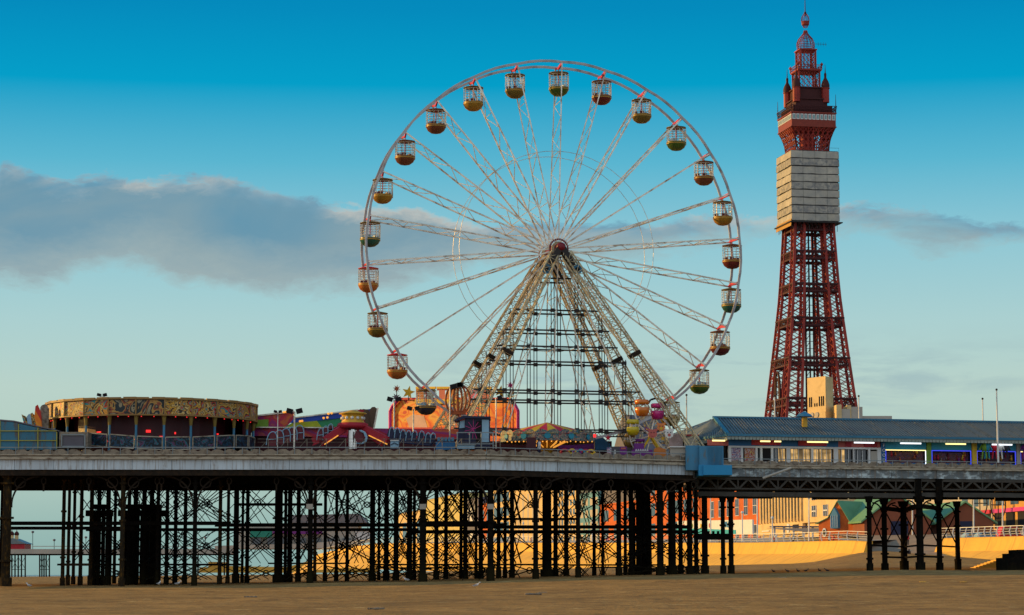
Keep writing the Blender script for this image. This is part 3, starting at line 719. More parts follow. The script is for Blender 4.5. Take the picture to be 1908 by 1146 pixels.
m = MB(); m.pprism([(370,1067),(372,1057),(388,1057),(388,1047),(406,1047),(406,1054),(535,1057),(565,1048),(610,1036),(700,1022),(700,1067)], 905, 30); m.build('wall', M['concrete'], hl)

# ------------------------------------------------------------------ far pier at left
YN = 900
fp = thing('distant_pier', P(0, 1070, YN), 'distant low pier with slender legs and a blue roofed pavilion at far left', 'pier')
m = MB(); pbox(m, -160, 1023, 430, 1032, YN, 12); m.build('deck', M['creamgrey'], fp)
m = MB(); pbox(m, -160, 1032.2, 430, 1034.5, YN+1, 10); m.build('girder', M['ironblack'], fp)
m = MB(); a, c = P(60, 1018, YN), P(430, 1018, YN); m.bar(a, c, .25); m.build('handrail', M['creamgrey'], fp)
for x in [-40,-25,-8,22,28,34,40,47,74,78,82,86,92,175,180,240,246,360,369,410,418]:
    a, c = P(x, 1034, YN+5), P(x, 1078, YN+5); m = MB(); m.tube(c, a, .28, 6); m.build('leg', M['ironbrown'], fp)
for x0, x1 in ((22,34),(34,47),(74,82),(82,92),(360,369)):
    m = MB(); m.bar(P(x0,1038,YN+5), P(x1,1060,YN+5), .15); m.bar(P(x1,1038,YN+5), P(x0,1060,YN+5), .15); m.bar(P(x0,1061,YN+5), P(x1,1061,YN+5), .2); m.build('brace', M['ironblack'], fp)
pv = MB(); pbox(pv, -60, 1012, 46, 1023, YN, 12); pvo = pv.build('pavilion', M['crimson'], fp)
m = MB(); m.pprism([(-64,1014),(-40,1004),(24,1003),(50,1013.5)], YN-.5, 13); m.build('pavilion_roof', M['roof'], pvo)
for x in (-22, 5, 22, 31):
    c = P(x, 1002, YN+3); m = MB(); m.lathe(c, [(.7,-.6),(.7,.9)], 8); m.build('turret', M['cream'], pvo); m = MB(); m.lathe(c, [(.75,.9),(.95,1.4),(.7,2.0),(.15,2.5),(.05,3.4)], 10); m.build('dome', M['towerdark'], pvo)
for x, y in ((61,994),(101,1009),(160,1004),(383,1005)):
    r_ = thing('pier_lamp', P(x, 1024, YN), 'small lamp standard on the distant pier, %s' % {61:'the tallest, nearest the pavilion',101:'second from the pavilion',160:'third from the pavilion',383:'the rightmost one'}[x], 'lamp', 'lamps on the distant pier')
    m = MB(); m.tube(P(x,1024,YN+.5), P(x,y,YN+.5), .1, 6); m.build('pole', M['ironblack'], r_); m = MB(); m.lathe(P(x,y,YN+.5), [(.1,0),(.6,.5),(.5,.8),(.05,1.0)], 8); m.build('lantern', M['slate'], r_)

# ------------------------------------------------------------------ the lattice tower
TY = 700.0
TW = R(10.7)
TC = P(1511, 777, TY+11); TC.z = 0
tu = Vector((math.cos(TW), math.sin(TW), 0)); tv = Vector((-math.sin(TW), math.cos(TW), 0))    # tu right, tv away
def tz(py): return P(1508, py, 706 if py > 200 else 711).z
HW = [(8, 15.6), (tz(777), 11.0), (tz(682), 9.35), (tz(607), 8.1), (tz(543), 7.1), (tz(426), 6.05), (tz(283), 5.6), (tz(237), 5.5)]
def interp(T, z):
    for (a, b_), (c, d_) in zip(T, T[1:]):
        if z <= c: return b_+(d_-b_)*(z-a)/(c-a)
    return T[-1][1]
def tp(u, v, z): q = TC+tu*u+tv*v; q.z = z; return q
tower = thing('lattice_tower', tp(0,0,8), 'very tall dark red iron lattice tower with a sheeted scaffold wrap and domed top', 'tower')
LW = lambda z: max(1.9, 4.6*(interp(HW, z)/11.0)**.75)      # leg width
levels = [tz(y) for y in (1005, 870, 758, 682, 607, 543, 482, 429)]
for sx in (-1, 1):
    for sy in (-1, 1):
        m = MB(); zs = []
        z = 8.0
        while z < tz(285): zs.append(z); z += 3.2 if z < 40 else 2.2
        zs.append(tz(283))
        def corner(i, j, z):
            h = interp(HW, z); l = LW(z); return tp(sx*(h-i*l), sy*(h-j*l), z)
        for i in (0, 1):
            for j in (0, 1):
                for a, c in zip(zs[::3], zs[3::3]+[zs[-1]]): m.bar(corner(i,j,a), corner(i,j,c), .75)
        for a, c in zip(zs, zs[1:]):
            for (i0,j0,i1,j1) in ((0,0,1,0),(0,1,1,1),(0,0,0,1),(1,0,1,1)):
                m.bar(corner(i0,j0,a), corner(i1,j1,c), .2); m.bar(corner(i1,j1,a), corner(i0,j0,c), .2)
        m.build('leg', M['tower'], tower)
for z in levels:
    h = interp(HW, z); l = LW(z); m = MB()
    for s in (-1, 1):
        for o_ in (0, 2.2):
            m.bar(tp(-h, s*h, z+o_), tp(h, s*h, z+o_), .5); m.bar(tp(s*h, -h, z+o_), tp(s*h, h, z+o_), .5)
            m.bar(tp(-h, s*(h-l), z+o_), tp(h, s*(h-l), z+o_), .4)
        n_ = 10
        for i in range(n_):
            a, c = -h+2*h*i/n_, -h+2*h*(i+1)/n_
            m.bar(tp(a, s*h, z), tp(c, s*h, z+2.2), .22); m.bar(tp(c, s*h, z), tp(a, s*h, z+2.2), .22)
            m.bar(tp(s*h, a, z), tp(s*h, c, z+2.2), .22); m.bar(tp(s*h, c, z), tp(s*h, a, z+2.2), .22)
    m.build('girder', M['towerdark'], tower)
m = MB()
for u in (-1.9,-.6,.6,1.9):
    for v in (-1.6, 1.6): m.bar(tp(u,v,8), tp(u,v,tz(283)), .3)
z = 10
while z < tz(290):
    m.bar(tp(-1.9,-1.6,z), tp(-.6,-1.6,z+2), .16); m.bar(tp(.6,-1.6,z+2), tp(1.9,-1.6,z), .16); m.bar(tp(-1.9,-1.6,z), tp(1.9,-1.6,z), .16); z += 2.2
m.build('lift_shaft', M['towerdark'], tower)
# horseshoe arch ornament low on the side face
m = MB(); zc = tz(735)
pr = [tp(-interp(HW, zc)-.1, -3.2+ -2.6*math.sin(t)+3.2, zc+7*math.cos(t)) for t in [2*math.pi*i/20 for i in range(21)]]
m.path(pr, .35); pr = [tp(-interp(HW, zc)-.1, -1.6*math.sin(t), zc+5*math.cos(t)) for t in [2*math.pi*i/20 for i in range(21)]]; m.path(pr, .25)
m.build('arch_ornament', M['towerdark'], tower)
# scaffold wrap: stack of sheeted bands
wr = []
zt, zb_ = tz(283), tz(414); nb_ = 9; wh = 7.55
wc = MB(); wc.box(tp(0,0,(zt+zb_)/2), (2*wh-.5, 2*wh-.5, zt-zb_), TW); wrap = wc.build('scaffold_wrap', M['sheetgap'], tower)
for i in range(nb_):
    z0_ = zb_+(zt-zb_)*i/nb_+.14; z1_ = zb_+(zt-zb_)*(i+1)/nb_-.16; m = MB(); j = rnd.uniform(-.08,.08)
    for (a, c) in (((-1,-1),(1,-1)),((1,-1),(1,1)),((1,1),(-1,1)),((-1,1),(-1,-1))):
        q0, q1 = tp(a[0]*(wh+j), a[1]*(wh+j), 0), tp(c[0]*(wh+j), c[1]*(wh+j), 0); nn = 9; top_, bot_ = [], []
        for k in range(nn+1):
            q = q0.lerp(q1, k/nn); dz = rnd.uniform(-.12,.1) if 0 < k < nn else 0
            out = (q-tp(0,0,0)); out.z = 0; out.normalize(); w_ = rnd.uniform(-.1,.12) if 0 < k < nn else 0
            bot_.append(Vector((q.x,q.y,z0_+dz))+out*w_); top_.append(Vector((q.x,q.y,z1_+dz*.5))+out*(w_-.1))
        n0 = nn+1
        m.add(bot_+top_, [(k, k+1, n0+k+1, n0+k) for k in range(nn)])
    m.build('sheet_band', M['sheetold' if i % 3 == 1 else 'sheet'], wrap)
m = MB()
for s in (-1,1):
    for i in range(12):
        u = -wh+.6+i*1.25; ln_ = rnd.uniform(.6, 3.4); m.bar(tp(u, -wh*.95, zb_), tp(u, -wh*.95, zb_-ln_), .14); m.bar(tp(-wh*.95, u, zb_), tp(-wh*.95, u, zb_-ln_*.8), .14)
m.box(tp(0,0,zb_-.35), (2*wh+1.4, 2*wh+1.4, .3), TW)
for i in range(13): m.bar(tp(-wh-.1+i*1.26,-wh-.15,zb_-1), tp(-wh-.1+i*1.26,-wh-.15,zt+1.0 if i % 3 == 0 else zb_+.4), .045)
m.bar(tp(-wh,-wh-.15,zt+.9), tp(wh,-wh-.15,zt+.9), .07)
m.build('scaffold_poles', M['bar_dark'], wrap)
m = MB(); m.hexa([tp(-wh-.35,-wh-.1,zb_-1.6), tp(-wh-.35,wh,zb_-1.6), tp(-wh-.2,wh,zb_-1.6), tp(-wh-.2,-wh-.1,zb_-1.6)], [tp(-wh-.2,-wh-.1,zb_+.5), tp(-wh-.2,wh,zb_+.5), tp(-wh-.05,wh,zb_+.5), tp(-wh-.05,-wh-.1,zb_+.5)]); m.build('board_skirt', M['wood'], wrap)
# flared brackets below cabin
m = MB(); z0_, z1_ = zt, tz(237); n_ = 8
for s in (-1, 1):
    for i in range(n_+1):
        f = -1+2*i/n_
        for ax in (0, 1):
            pr = []
            for k in range(6):
                t = k/5; h = 5.2+ (6.9-5.2)*t**2.2; q = (f*h, s*h) if ax == 0 else (s*h, f*h); pr.append(tp(q[0], q[1], z0_+(z1_-z0_)*t))
            for a, c in zip(pr, pr[1:]): m.bar(a, c, .3)
    for k in range(4):
        z_ = z0_+(z1_-z0_)*k/4; h = 5.2+(6.9-5.2)*(k/4)**2.2; h2 = 5.2+1.7*((k+1)/4)**2.2; dz = (z1_-z0_)/4
        for i in range(n_):
            a, c = -1+2*i/n_, -1+2*(i+1)/n_
            m.bar(tp(a*h, s*h, z_), tp(c*h2, s*h2, z_+dz), .2); m.bar(tp(c*h, s*h, z_), tp(a*h2, s*h2, z_+dz), .2)
            m.bar(tp(s*h, a*h, z_), tp(s*h2, c*h2, z_+dz), .2); m.bar(tp(s*h, c*h, z_), tp(s*h2, a*h2, z_+dz), .2)
m.box(tp(0,0,(z0_+z1_)/2), (3.6,3.6,z1_-z0_), TW)
m.build('corbel_bracing', M['tower'], tower)
# cabin
z0_, z1_ = tz(237), tz(213); h = 6.95
m = MB(); m.box(tp(0,0,(z0_+z1_)/2), (2*h,2*h,z1_-z0_), TW); m.box(tp(0,0,z1_+.15), (2*h+.5,2*h+.5,.35), TW); m.box(tp(0,0,z0_-.1), (2*h+.4,2*h+.4,.3), TW)
cab = m.build('observation_cabin', M['orange'], tower)
for s, ax in ((-1,0),(-1,1),(1,0),(1,1)):
    for i in range(11):
        f = -.9+1.8*i/10; z_ = z1_-1.15
        q = tp(f*h, s*(h+.05), z_) if ax == 0 else tp(s*(h+.05), f*h, z_)
        m = MB(); m.box(q, (.95,.16,1.7) if ax == 0 else (.16,.95,1.7), TW)
        m.build('window', M['white'], cab)
        m = MB(); q2 = tp(f*h, s*(h+.14), z_) if ax == 0 else tp(s*(h+.14), f*h, z_); m.box(q2, (.55,.04,1.25) if ax == 0 else (.04,.55,1.25), TW); m.build('pane', M['tealrender'], cab)
# open gallery above cabin
def rail_sq(m, h, z, hh, n_, r=.1, bow=0):
    for s in (-1, 1):
        for i in range(n_+1):
            f = -1+2*i/n_
            for q0, q1 in ((tp(f*h,s*h,z), tp(f*(h+bow),s*(h+bow),z+hh)), (tp(s*h,f*h,z), tp(s*(h+bow),f*(h+bow),z+hh))): m.bar(q0, q1, r)
        for t in (.5, 1):
            b_ = bow*t; m.bar(tp(-h-b_,s*(h+b_),z+hh*t), tp(h+b_,s*(h+b_),z+hh*t), r*1.3); m.bar(tp(s*(h+b_),-h-b_,z+hh*t), tp(s*(h+b_),h+b_,z+hh*t), r*1.3)
m = MB(); zg = z1_+.3; rail_sq(m, 6.9, zg, 2.0, 20, .13, .35); m.box(tp(0,0,zg+1.3), (12.4,12.4,2.0), TW)
for sx in (-1,1):
    for sy in (-1,1): m.tube(tp(sx*7,sy*7,zg), tp(sx*7,sy*7,tz(183)), .16, 6, .05)
m.build('gallery', M['towerdark'], tower)
def block(z0, z1, h, m_, lattice=None, name='stage'):
    m = MB()
    if lattice:
        for sx in (-1,1):
            for sy in (-1,1): m.bar(tp(sx*h,sy*h,z0), tp(sx*h,sy*h,z1), .5)
        n_, k_ = lattice
        for s in (-1,1):
            for i in range(n_):
                a, c = -h+2*h*i/n_, -h+2*h*(i+1)/n_
                m.bar(tp(c,s*h,z0), tp(c,s*h,z1), .15)
                for k in range(k_):
                    za, zc_ = z0+(z1-z0)*k/k_, z0+(z1-z0)*(k+1)/k_
                    for f in (lambda p_, z_: tp(p_, s*h, z_), lambda p_, z_: tp(s*h, p_, z_)):
                        m.bar(f(a,za), f(c,zc_), .13); m.bar(f(c,za), f(a,zc_), .13)
    else: m.box(tp(0,0,(z0+z1)/2), (2*h,2*h,z1-z0), TW)
    m.box(tp(0,0,z1), (2*h+.9,2*h+.9,.35), TW)
    return m.build(name, m_, tower)
block(tz(212)+.5, tz(190), 5.0, M['towerdark']); block(tz(190)+.3, tz(168), 4.1, M['towerdark'])
block(tz(168), tz(135), 3.25, M['tower'], (4,3)); 
m = MB(); m.box(tp(0,0,tz(134)), (7.6,7.6,.5), TW); rail_sq(m, 3.7, tz(133), 1.3, 8, .12, .2)
for sx in (-1,1):
    for sy in (-1,1): m.sphere(tp(sx*3.8,sy*3.8,tz(124)), .45, 6); m.tube(tp(sx*3.8,sy*3.8,tz(133)), tp(sx*3.8,sy*3.8,tz(119)), .2, 6, .05)
m.build('upper_balcony', M['tower'], tower)
block(tz(133), tz(95), 2.35, M['tower'], (4,4))
# corner turrets
for sx in (-1,1):
    for sy in (-1,1):
        q = tp(sx*4.6, sy*4.6, 0); m = MB(); q.z = tz(196); hh = tz(170)-tz(196)
        m.lathe(q, [(1.15,0),(1.15,hh),(1.35,hh),(1.4,hh+.2)], 8, False); to_ = m.build('turret', M['tower'], tower)
        m = MB(); m.lathe(q, [(1.25,hh+.2),(1.3,hh+1.2),(.95,hh+2.3),(.45,hh+3.2),(.35,hh+3.6),(.4,hh+4.6),(.15,hh+5),(.05,hh+7.5)], 12); m.build('dome', M['towerdark'], to_)
# onion cage dome
m = MB(); c = tp(0,0,tz(93)); zr = tz(57)-tz(93)
prof = [(2.55,0),(2.75,.18),(2.7,.35),(2.2,.55),(1.3,.72),(.7,.85),(.5,1.0)]
for i in range(16):
    t = 2*math.pi*i/16
    pts = [c+Vector((r_*math.cos(t), r_*math.sin(t), z_*zr)) for r_, z_ in prof]
    for a, b_ in zip(pts, pts[1:]): m.bar(a, b_, .14)
for k in range(12):
    f = k/12; 
    for (r0, z0q), (r1_, z1q) in zip(prof, prof[1:]):
        if z0q <= f <= z1q: rr = r0+(r1_-r0)*(f-z0q)/(z1q-z0q)
    pts = [c+Vector((rr*math.cos(2*math.pi*i/16), rr*math.sin(2*math.pi*i/16), f*zr)) for i in range(17)]
    for a, b_ in zip(pts, pts[1:]): m.bar(a, b_, .11)
m.build('onion_dome', M['tower'], tower)
m = MB(); c = tp(0,0,tz(52)); zr = tz(25)-tz(52)
prof = [(.5,0),(1.1,.25),(1.25,.5),(1.1,.75),(.5,.95),(.2,1.0)]
for i in range(10):
    t = 2*math.pi*i/10; pts = [c+Vector((r_*math.cos(t), r_*math.sin(t), z_*zr)) for r_, z_ in prof]
    for a, b_ in zip(pts, pts[1:]): m.bar(a, b_, .12)
m.lathe(c, [(1.15,.2*zr),(1.2,.45*zr)], 12); m.build('crow_nest', M['tower'], tower)
m = MB(); m.tube(tp(0,0,tz(30)), tp(0,0,tz(-12)), .16, 6, .06); m.sphere(tp(0,0,tz(24)), .4, 6); m.build('flagstaff', M['towerdark'], tower)
m = MB(); a = tp(2.4,-2,tz(84)); m.bar(a, a+tu*3.6, .1)
for i in range(4): m.bar(a+tu*(1+i*.8)-up*.6, a+tu*(1+i*.8)+up*.6, .08)
m.build('aerial', M['bar_dark'], tower)
# cream block before the tower
q0, q1, q2 = P(1505, 778, 662), P(1539, 778, 655), P(1553, 778, 659)
cb = thing('cream_block_tower', Vector((q0.x,q0.y,STREET)), 'tall plain cream block with narrow slit windows standing in front of the red tower', 'building')
zt_ = P(1520, 702, 657).z; e = q2-q1; e.z = 0
m = MB(); bz = STREET
m.prism([Vector((q0.x,q0.y,bz)), Vector((q1.x,q1.y,bz)), Vector((q2.x,q2.y,bz)), Vector((q0.x+e.x,q0.y+e.y,bz))], (0,0,zt_-bz)); 
m.build('wall', M['cream'], cb)
dd = (q1-q0); dd.z = 0; ll = dd.length; dd.normalize(); nn_ = Vector((dd.y,-dd.x,0)); nn_ = -nn_ if nn_.y > 0 else nn_
for f, y0, y1 in ((.12,740,758),(.22,740,758),(.40,752,758),(.52,752,758),(.66,740,758),(.78,740,758),(.88,740,758)):
    c = q0+dd*ll*f; m = MB(); m.bar(Vector((c.x,c.y,P(1520,y1,660).z))+nn_*.05, Vector((c.x,c.y,P(1520,y0,660).z))+nn_*.05, .28, .3); m.build('slit_window', M['dark'], cb)
m = MB(); m.prism([Vector((q.x,q.y,P(1520,768,658).z)) for q in (q0-dd*1.2+nn_*.6, q1+dd*.6+nn_*.6, q2+dd*.6, q0-dd*1.2)], (0,0,-30)); m.build('plinth', M['cream'], cb)
for f in (.35,.62):
    c = q0+dd*ll*f+nn_*.7; c.z = P(1520,773,658).z; m = MB(); m.tube(c, c+nn_*.15, .75, 12); m.build('roundel', M['creamgrey'], cb)
rb2 = thing('rooftop_plant_block', P(1562, 778, 665), 'cluster of cream and grey rooftop boxes right of the cream block, by the tower foot', 'building')
for k, (x0,y0,x1,mm) in enumerate(((1559,754,1568,'cream'),(1568,762,1584,'creamgrey'),(1579,755,1586,'cream'),(1586,758,1607,'creamgrey'),(1570,775,1662,'creamgrey'))):
    m = MB(); pbox(m, x0, y0, x1, 800, 650+k*.4, 8); m.build('roof_box', M[mm], rb2)

# ------------------------------------------------------------------ the pier
DK = 10.75                     # deck level
zf0 = P(450, 875, 183).z; zf1 = P(450, 855, 183).z; zl1 = P(450, 847, 183).z; zb1 = P(450, 836.5, 183).z; zr1 = P(450, 833.5, 183).z
DK = zf1+.15
zf1b, zl1b, zb1b, zr1b = [P(1600, y_, 198.5).z for y_ in (873.5, 868.5, 860, 857.5)]
LV = lambda ln_: (zf1, zl1, zb1, zr1) if ln_ is LINE else (zf1b, zl1b, zb1b, zr1b)
def fx(px, Y): return (px-954)/F*Y*1.0
LINE = [Vector((-75,183,0)), Vector((P(905,875,183).x,183,0)), Vector((P(1292,885,193).x,193.2,0))]
LINE2 = [Vector((P(1318,888,195).x,195.2,0)), Vector((P(1908,889,203).x,202.6,0)), Vector((100,222,0))]
pier = thing('pleasure_pier', (0,190,0), 'long pleasure pier on dark iron legs with a pale fascia, carrying the fairground', 'pier')
def yl2(x): return LINE2[0].y+(x-LINE2[0].x)/(LINE2[1].x-LINE2[0].x)*(LINE2[1].y-LINE2[0].y)
def strip(line, z0, z1, th, m_, name, inset=0.0):
    m = MB()
    for a, c in zip(line, line[1:]):
        o = Vector((0,inset,0)); t = Vector((0,th,0))
        m.hexa([a+o+up*z0, c+o+up*z0, c+o+t+up*z0, a+o+t+up*z0], [a+o+up*z1, c+o+up*z1, c+o+t+up*z1, a+o+t+up*z1])
    return m.build(name, m_, pier)
# deck plate
m = MB()
for ln_, bk in ((LINE, 216), (LINE2, 224)):
    for a, c in zip(ln_, ln_[1:]):
        y1_ = max(bk, c.y+22) if ln_ is LINE2 else bk
        m.hexa([a+up*(zf0+.25)+Vector((0,.3,0)), c+up*(zf0+.25)+Vector((0,.3,0)), Vector((c.x,y1_,zf0+.25)), Vector((a.x,y1_,zf0+.25))],
               [a+up*DK+Vector((0,.3,0)), c+up*DK+Vector((0,.3,0)), Vector((c.x,y1_,DK)), Vector((a.x,y1_,DK))])
m.build('deck', M['timber'], pier)
def panel_run(ln_, step, fn):
    for a, c in zip(ln_, ln_[1:]):
        L_ = (c-a).length; n_ = max(1, round(L_/step))
        for i in range(n_): fn(a.lerp(c, i/n_), a.lerp(c, (i+1)/n_))
for ln_, mt_, st_ in ((LINE, 'fascia', 3.1), (LINE2, 'fascia_old', 4.2)):
    def fn(a, c):
        if a.x > 62: return
        dd_ = (c-a).normalized()*.015; o = Vector((0,rnd.uniform(-.012,.012),0)); a, c = a+dd_+o, c-dd_+o; t_ = Vector((0,.25,0)); z1_ = LV(ln_)[0]-.05
        m = MB(); m.hexa([a+up*zf0, c+up*zf0, c+t_+up*zf0, a+t_+up*zf0], [a+up*z1_, c+up*z1_, c+t_+up*z1_, a+t_+up*z1_]); m.build('fascia_panel', M[mt_], pier)
    panel_run(ln_, st_, fn)
    def fn(a, c):
        if a.x > 62: return
        z0_, zl_, zb_, zr_ = LV(ln_); m = MB(); d_ = (c-a); L_ = d_.length; dd_ = d_/L_; n_ = max(1, round(L_/1.02)); w_ = L_/n_; pts = [a+up*zl_]; top = []
        hh = zb_-zl_
        for i in range(n_):
            q = a+dd_*(w_*i)+up*zl_; k = rnd.uniform(.92, 1)
            top += [q+dd_*w_*f+up*hh*h*k for f, h in ((0,.60),(.12,.74),(.28,.97),(.5,1),(.72,.97),(.88,.74),(.999,.60))]
        pts = [a+dd_*.01+up*zl_]+top+[c-dd_*.01+up*zl_]
        m.prism(pts, (0,.08,0)); m.build('bench_panel', M['bench'], pier)
        m = MB()
        for f in (.02, .35, .68): q = a.lerp(c, f)-Vector((0,.05,0)); m.bar(q+up*(zl_-(.3 if f == .02 else 0)), q+up*zr_, .045)
        m.bar(a+up*zr_, c+up*zr_, .055, .06); m.build('handrail', M['railpaint'], pier)
    panel_run(ln_, 4.1, fn)
m = MB()
for ln_ in (LINE, LINE2):
    f1_, l1_, _b, _r = LV(ln_)
    for a, c in zip(ln_, ln_[1:]):
        for z_, w_, h_ in ((f1_+.02,.30,.12),(f1_+.12,.2,.08),(l1_-.02,.34,.09)): m.bar(a+up*z_-Vector((0,.08,0)), c+up*z_-Vector((0,.08,0)), w_, h_)
        m.hexa([a+up*f1_, c+up*f1_, c+up*f1_+Vector((0,.3,0)), a+up*f1_+Vector((0,.3,0))], [a+up*l1_, c+up*l1_, c+up*l1_+Vector((0,.3,0)), a+up*l1_+Vector((0,.3,0))])
m.build('cornice', M['ledge'], pier)
strip([LINE[0], LINE[1], LINE[2]], zf0-.45, zf0-.02, .3, M['ironbrown'], 'edge_beam', .12)
# longitudinal girders under deck
for Y_ in (190, 197, 204, 211, 215.6):
    m = MB(); z_ = zf0-.1; m.bar((-75,Y_,z_), ((LINE[-1].x if Y_ > 193 else LINE[1].x+(Y_-184)/10.2*(LINE[2].x-LINE[1].x)-1),Y_,z_), .3, .8 if Y_ < 215 else .75); m.build('girder', M['ironblack'], pier)
m = MB(); x = -74
while x < LINE[-1].x: m.bar((x,LINE[0].y+.5 if x < -3 else 194.5,zf0), (x,215.5,zf0), .25, .5); x += 1.5
m.build('joists', M['ironblack'], pier)
# columns: (px, width px, row)
COL = [(12,17,0),(2,5,2),(118,7,1),(128,6,2),(138,6,3),(151,7,2),(170,8,2),(184,8,3),(201,9,2),(214,6,4),(228,9,0),(240,7,2),(252,9,3),(268,9,2),(282,9,3),(294,7,1),(311,7,2),(327,7,3),(345,7,2),(363,8,0),
 (410,7,1),(425,6,2),(440,10,2),(452,5,3),(461,7,3),(519,15,2),(532,6,3),(540,9,3),(556,8,2),(578,9,0),(587,6,2),(606,6,3),(627,6,3),(647,6,3),(606,5,4),(694,10,2),(706,5,4),(720,9,3),(738,9,2),(763,10,2),(772,6,4),
 (788,12,0),(813,8,2),(831,7,3),(859,6,4),(867,8,2),(887,5,4),(896,8,3),(914,11,0),(929,7,2),(941,6,3),(954,8,2),(998,9,0),(1019,17,2),(1035,8,3),(1055,8,2),(1077,8,0),(1107,6,3),(1123,5,4),(1153,9,1),(1165,6,3),(1176,9,2),
 (1190,10,3),(1200,11,4),(1208,9,3),(1230,12,0),(1252,14,2),(1268,8,3),(1285,10,2),(1297,8,3),(1313,11,1),(1347,8,5),(1362,9,5),(1620,9,5),(1648,10,6),(1684,12,7),(1714,13,5),(1750,10,6),(1784,9,7),
 (2100,10,5),(2140,11,6),(2180,11,7),(-110,12,0),(-150,9,2),(-60,8,3)]
ROW = [184.0,190.5,197,204,211,198.5,205,212]
def yfront(px):
    return 183+ (max(0, px-905)/387*10)
topz = zf0-.1
cols_rows = {}
for px, w, rw in COL:
    Y_ = ROW[rw]
    if rw == 0 and px > 905: Y_ = yfront(px)+1.0
    if rw == 1 and px > 905: Y_ = yfront(px)+5
    q = P(px, 1000, Y_); r_ = w*Y_/F/2*1.06; g = ground(q.x, q.y)-.4
    tz_ = topz if rw < 5 else topz-1.45
    m = MB(); sn = 10
    m.tube((q.x,q.y,g), (q.x,q.y,tz_), r_, sn, r_*.9)
    m.tube((q.x,q.y,g), (q.x,q.y,g+1.0+.3*rnd.random()), r_*1.35, sn)
    for zz in (3.0, 6.0):
        z_ = zz+rnd.uniform(-.6,.6); m.tube((q.x,q.y,z_), (q.x,q.y,z_+.16), r_*1.45, sn)
    m.tube((q.x,q.y,tz_-1.0), (q.x,q.y,tz_-.85), r_*1.5, sn); m.tube((q.x,q.y,tz_-.5), (q.x,q.y,tz_), r_*1.25, sn, r_*1.7)
    stained = px in (12,118,128,138,151,228,410,425,587,170,959) 
    m.build('column', M['ironrust'] if stained else M['ironblack'], pier)
    cols_rows.setdefault(rw, []).append((q.x, Y_, r_, px))
# arched brackets with rings on the front row
for x, Y_, r_, px in cols_rows[0]:
    for s in (-1, 1):
        if px == 12 and s < 0: continue
        m = MB(); rad = 2.1; c = Vector((x+s*(r_+rad), Y_-.15, topz-.35-rad-.15))
        pr = [c+Vector((-s*rad*math.cos(t), 0, (rad+.1)*math.sin(t))) for t in [R(-5)+R(95)*i/12 for i in range(13)]]
        for a, b_ in zip(pr, pr[1:]): m.bar(a, b_, .1, .13)
        cc = Vector((x+s*(r_+.62), Y_-.15, topz-.85)); pr = [cc+Vector((.42*math.cos(2*math.pi*i/14), 0, .42*math.sin(2*math.pi*i/14))) for i in range(15)]
        for a, b_ in zip(pr, pr[1:]): m.bar(a, b_, .08, .1)
        m.bar((x+s*r_, Y_-.15, topz-.3), (x+s*(r_+2.6), Y_-.15, topz-.3), .1, .12)
        # hanging drop ornament
        hx = x+s*(r_+2.45); pr = [Vector((hx+.18*math.cos(2*math.pi*i/8), Y_-.15, topz-.75+.28*math.sin(2*math.pi*i/8))) for i in range(9)]
        m.path(pr, .045, 4); m.bar((hx,Y_-.15,topz-1.0), (hx,Y_-.15,topz-1.55), .12)
        m.build('bracket', M['ironbrown'], pier)
# cross bracing between neighbouring columns in each row
def xbrace(m, x0, x1, Y_, z0_, z1_, r_=.035, double=False, y2=None):
    y2 = Y_ if y2 is None else y2
    for o in ((0, .28) if double else (0,)):
        m.tube((x0,Y_,z0_+o), (x1,y2,z1_+o), r_, 4, cap=False); m.tube((x0,Y_,z1_-o), (x1,y2,z0_-o), r_, 4, cap=False)
    c = Vector(((x0+x1)/2, (Y_+y2)/2, (z0_+z1_)/2)); rr = .24
    if rnd.random() < .5:
        pr = [c+Vector((rr*math.cos(2*math.pi*i/10), -.05, rr*math.sin(2*math.pi*i/10))) for i in range(11)]; m.path(pr, .05, 4)
for rw, L_ in cols_rows.items():
    if rw == 0 or rw >= 5: continue
    L_ = sorted(L_)
    for (x0,Y0,r0,_), (x1,Y1,r1_,_) in zip(L_, L_[1:]):
        if x1-x0 > 7.5 or x1-x0 < .9: continue
        m = MB()
        if (min(_, 2000) and 100 < _ < 390) and rnd.random() < .3: continue
        xbrace(m, x0, x1, Y0, 6.1, topz-.5, .04, rnd.random() < .4, Y1); xbrace(m, x0, x1, Y0, 2.7, 5.3, .04, rnd.random() < .4, Y1)
        if rnd.random() < .55: xbrace(m, x0, x1, Y0, ground(x0,Y0)+.2, 2.4, .05, False, Y1)
        m.build('cross_brace', M['ironblack'], pier)
# transverse bents: braces running back in depth between rows (seen nearly end-on)
for px in (232, 310, 345, 440, 556, 650, 700, 738, 770, 813, 831, 867, 896, 929, 954, 1035, 1077, 1120, 1176, 1285):
    m = MB(); x = P(px, 1000, 197).x; dx = rnd.uniform(.6, 1.8)
    for ya, yb in ((186 if px < 900 else 196, 197), (197, 204), (204, 211)):
        for za, zb2 in ((6.0, topz-.6), (2.6, 5.3), (1.2, 2.4)):
            m.tube((x,ya,za), (x+dx,yb,zb2), .04, 4, cap=False); m.tube((x,ya,zb2), (x+dx,yb,za), .04, 4, cap=False)
    m.build('transverse_brace', M['ironblack'], pier)
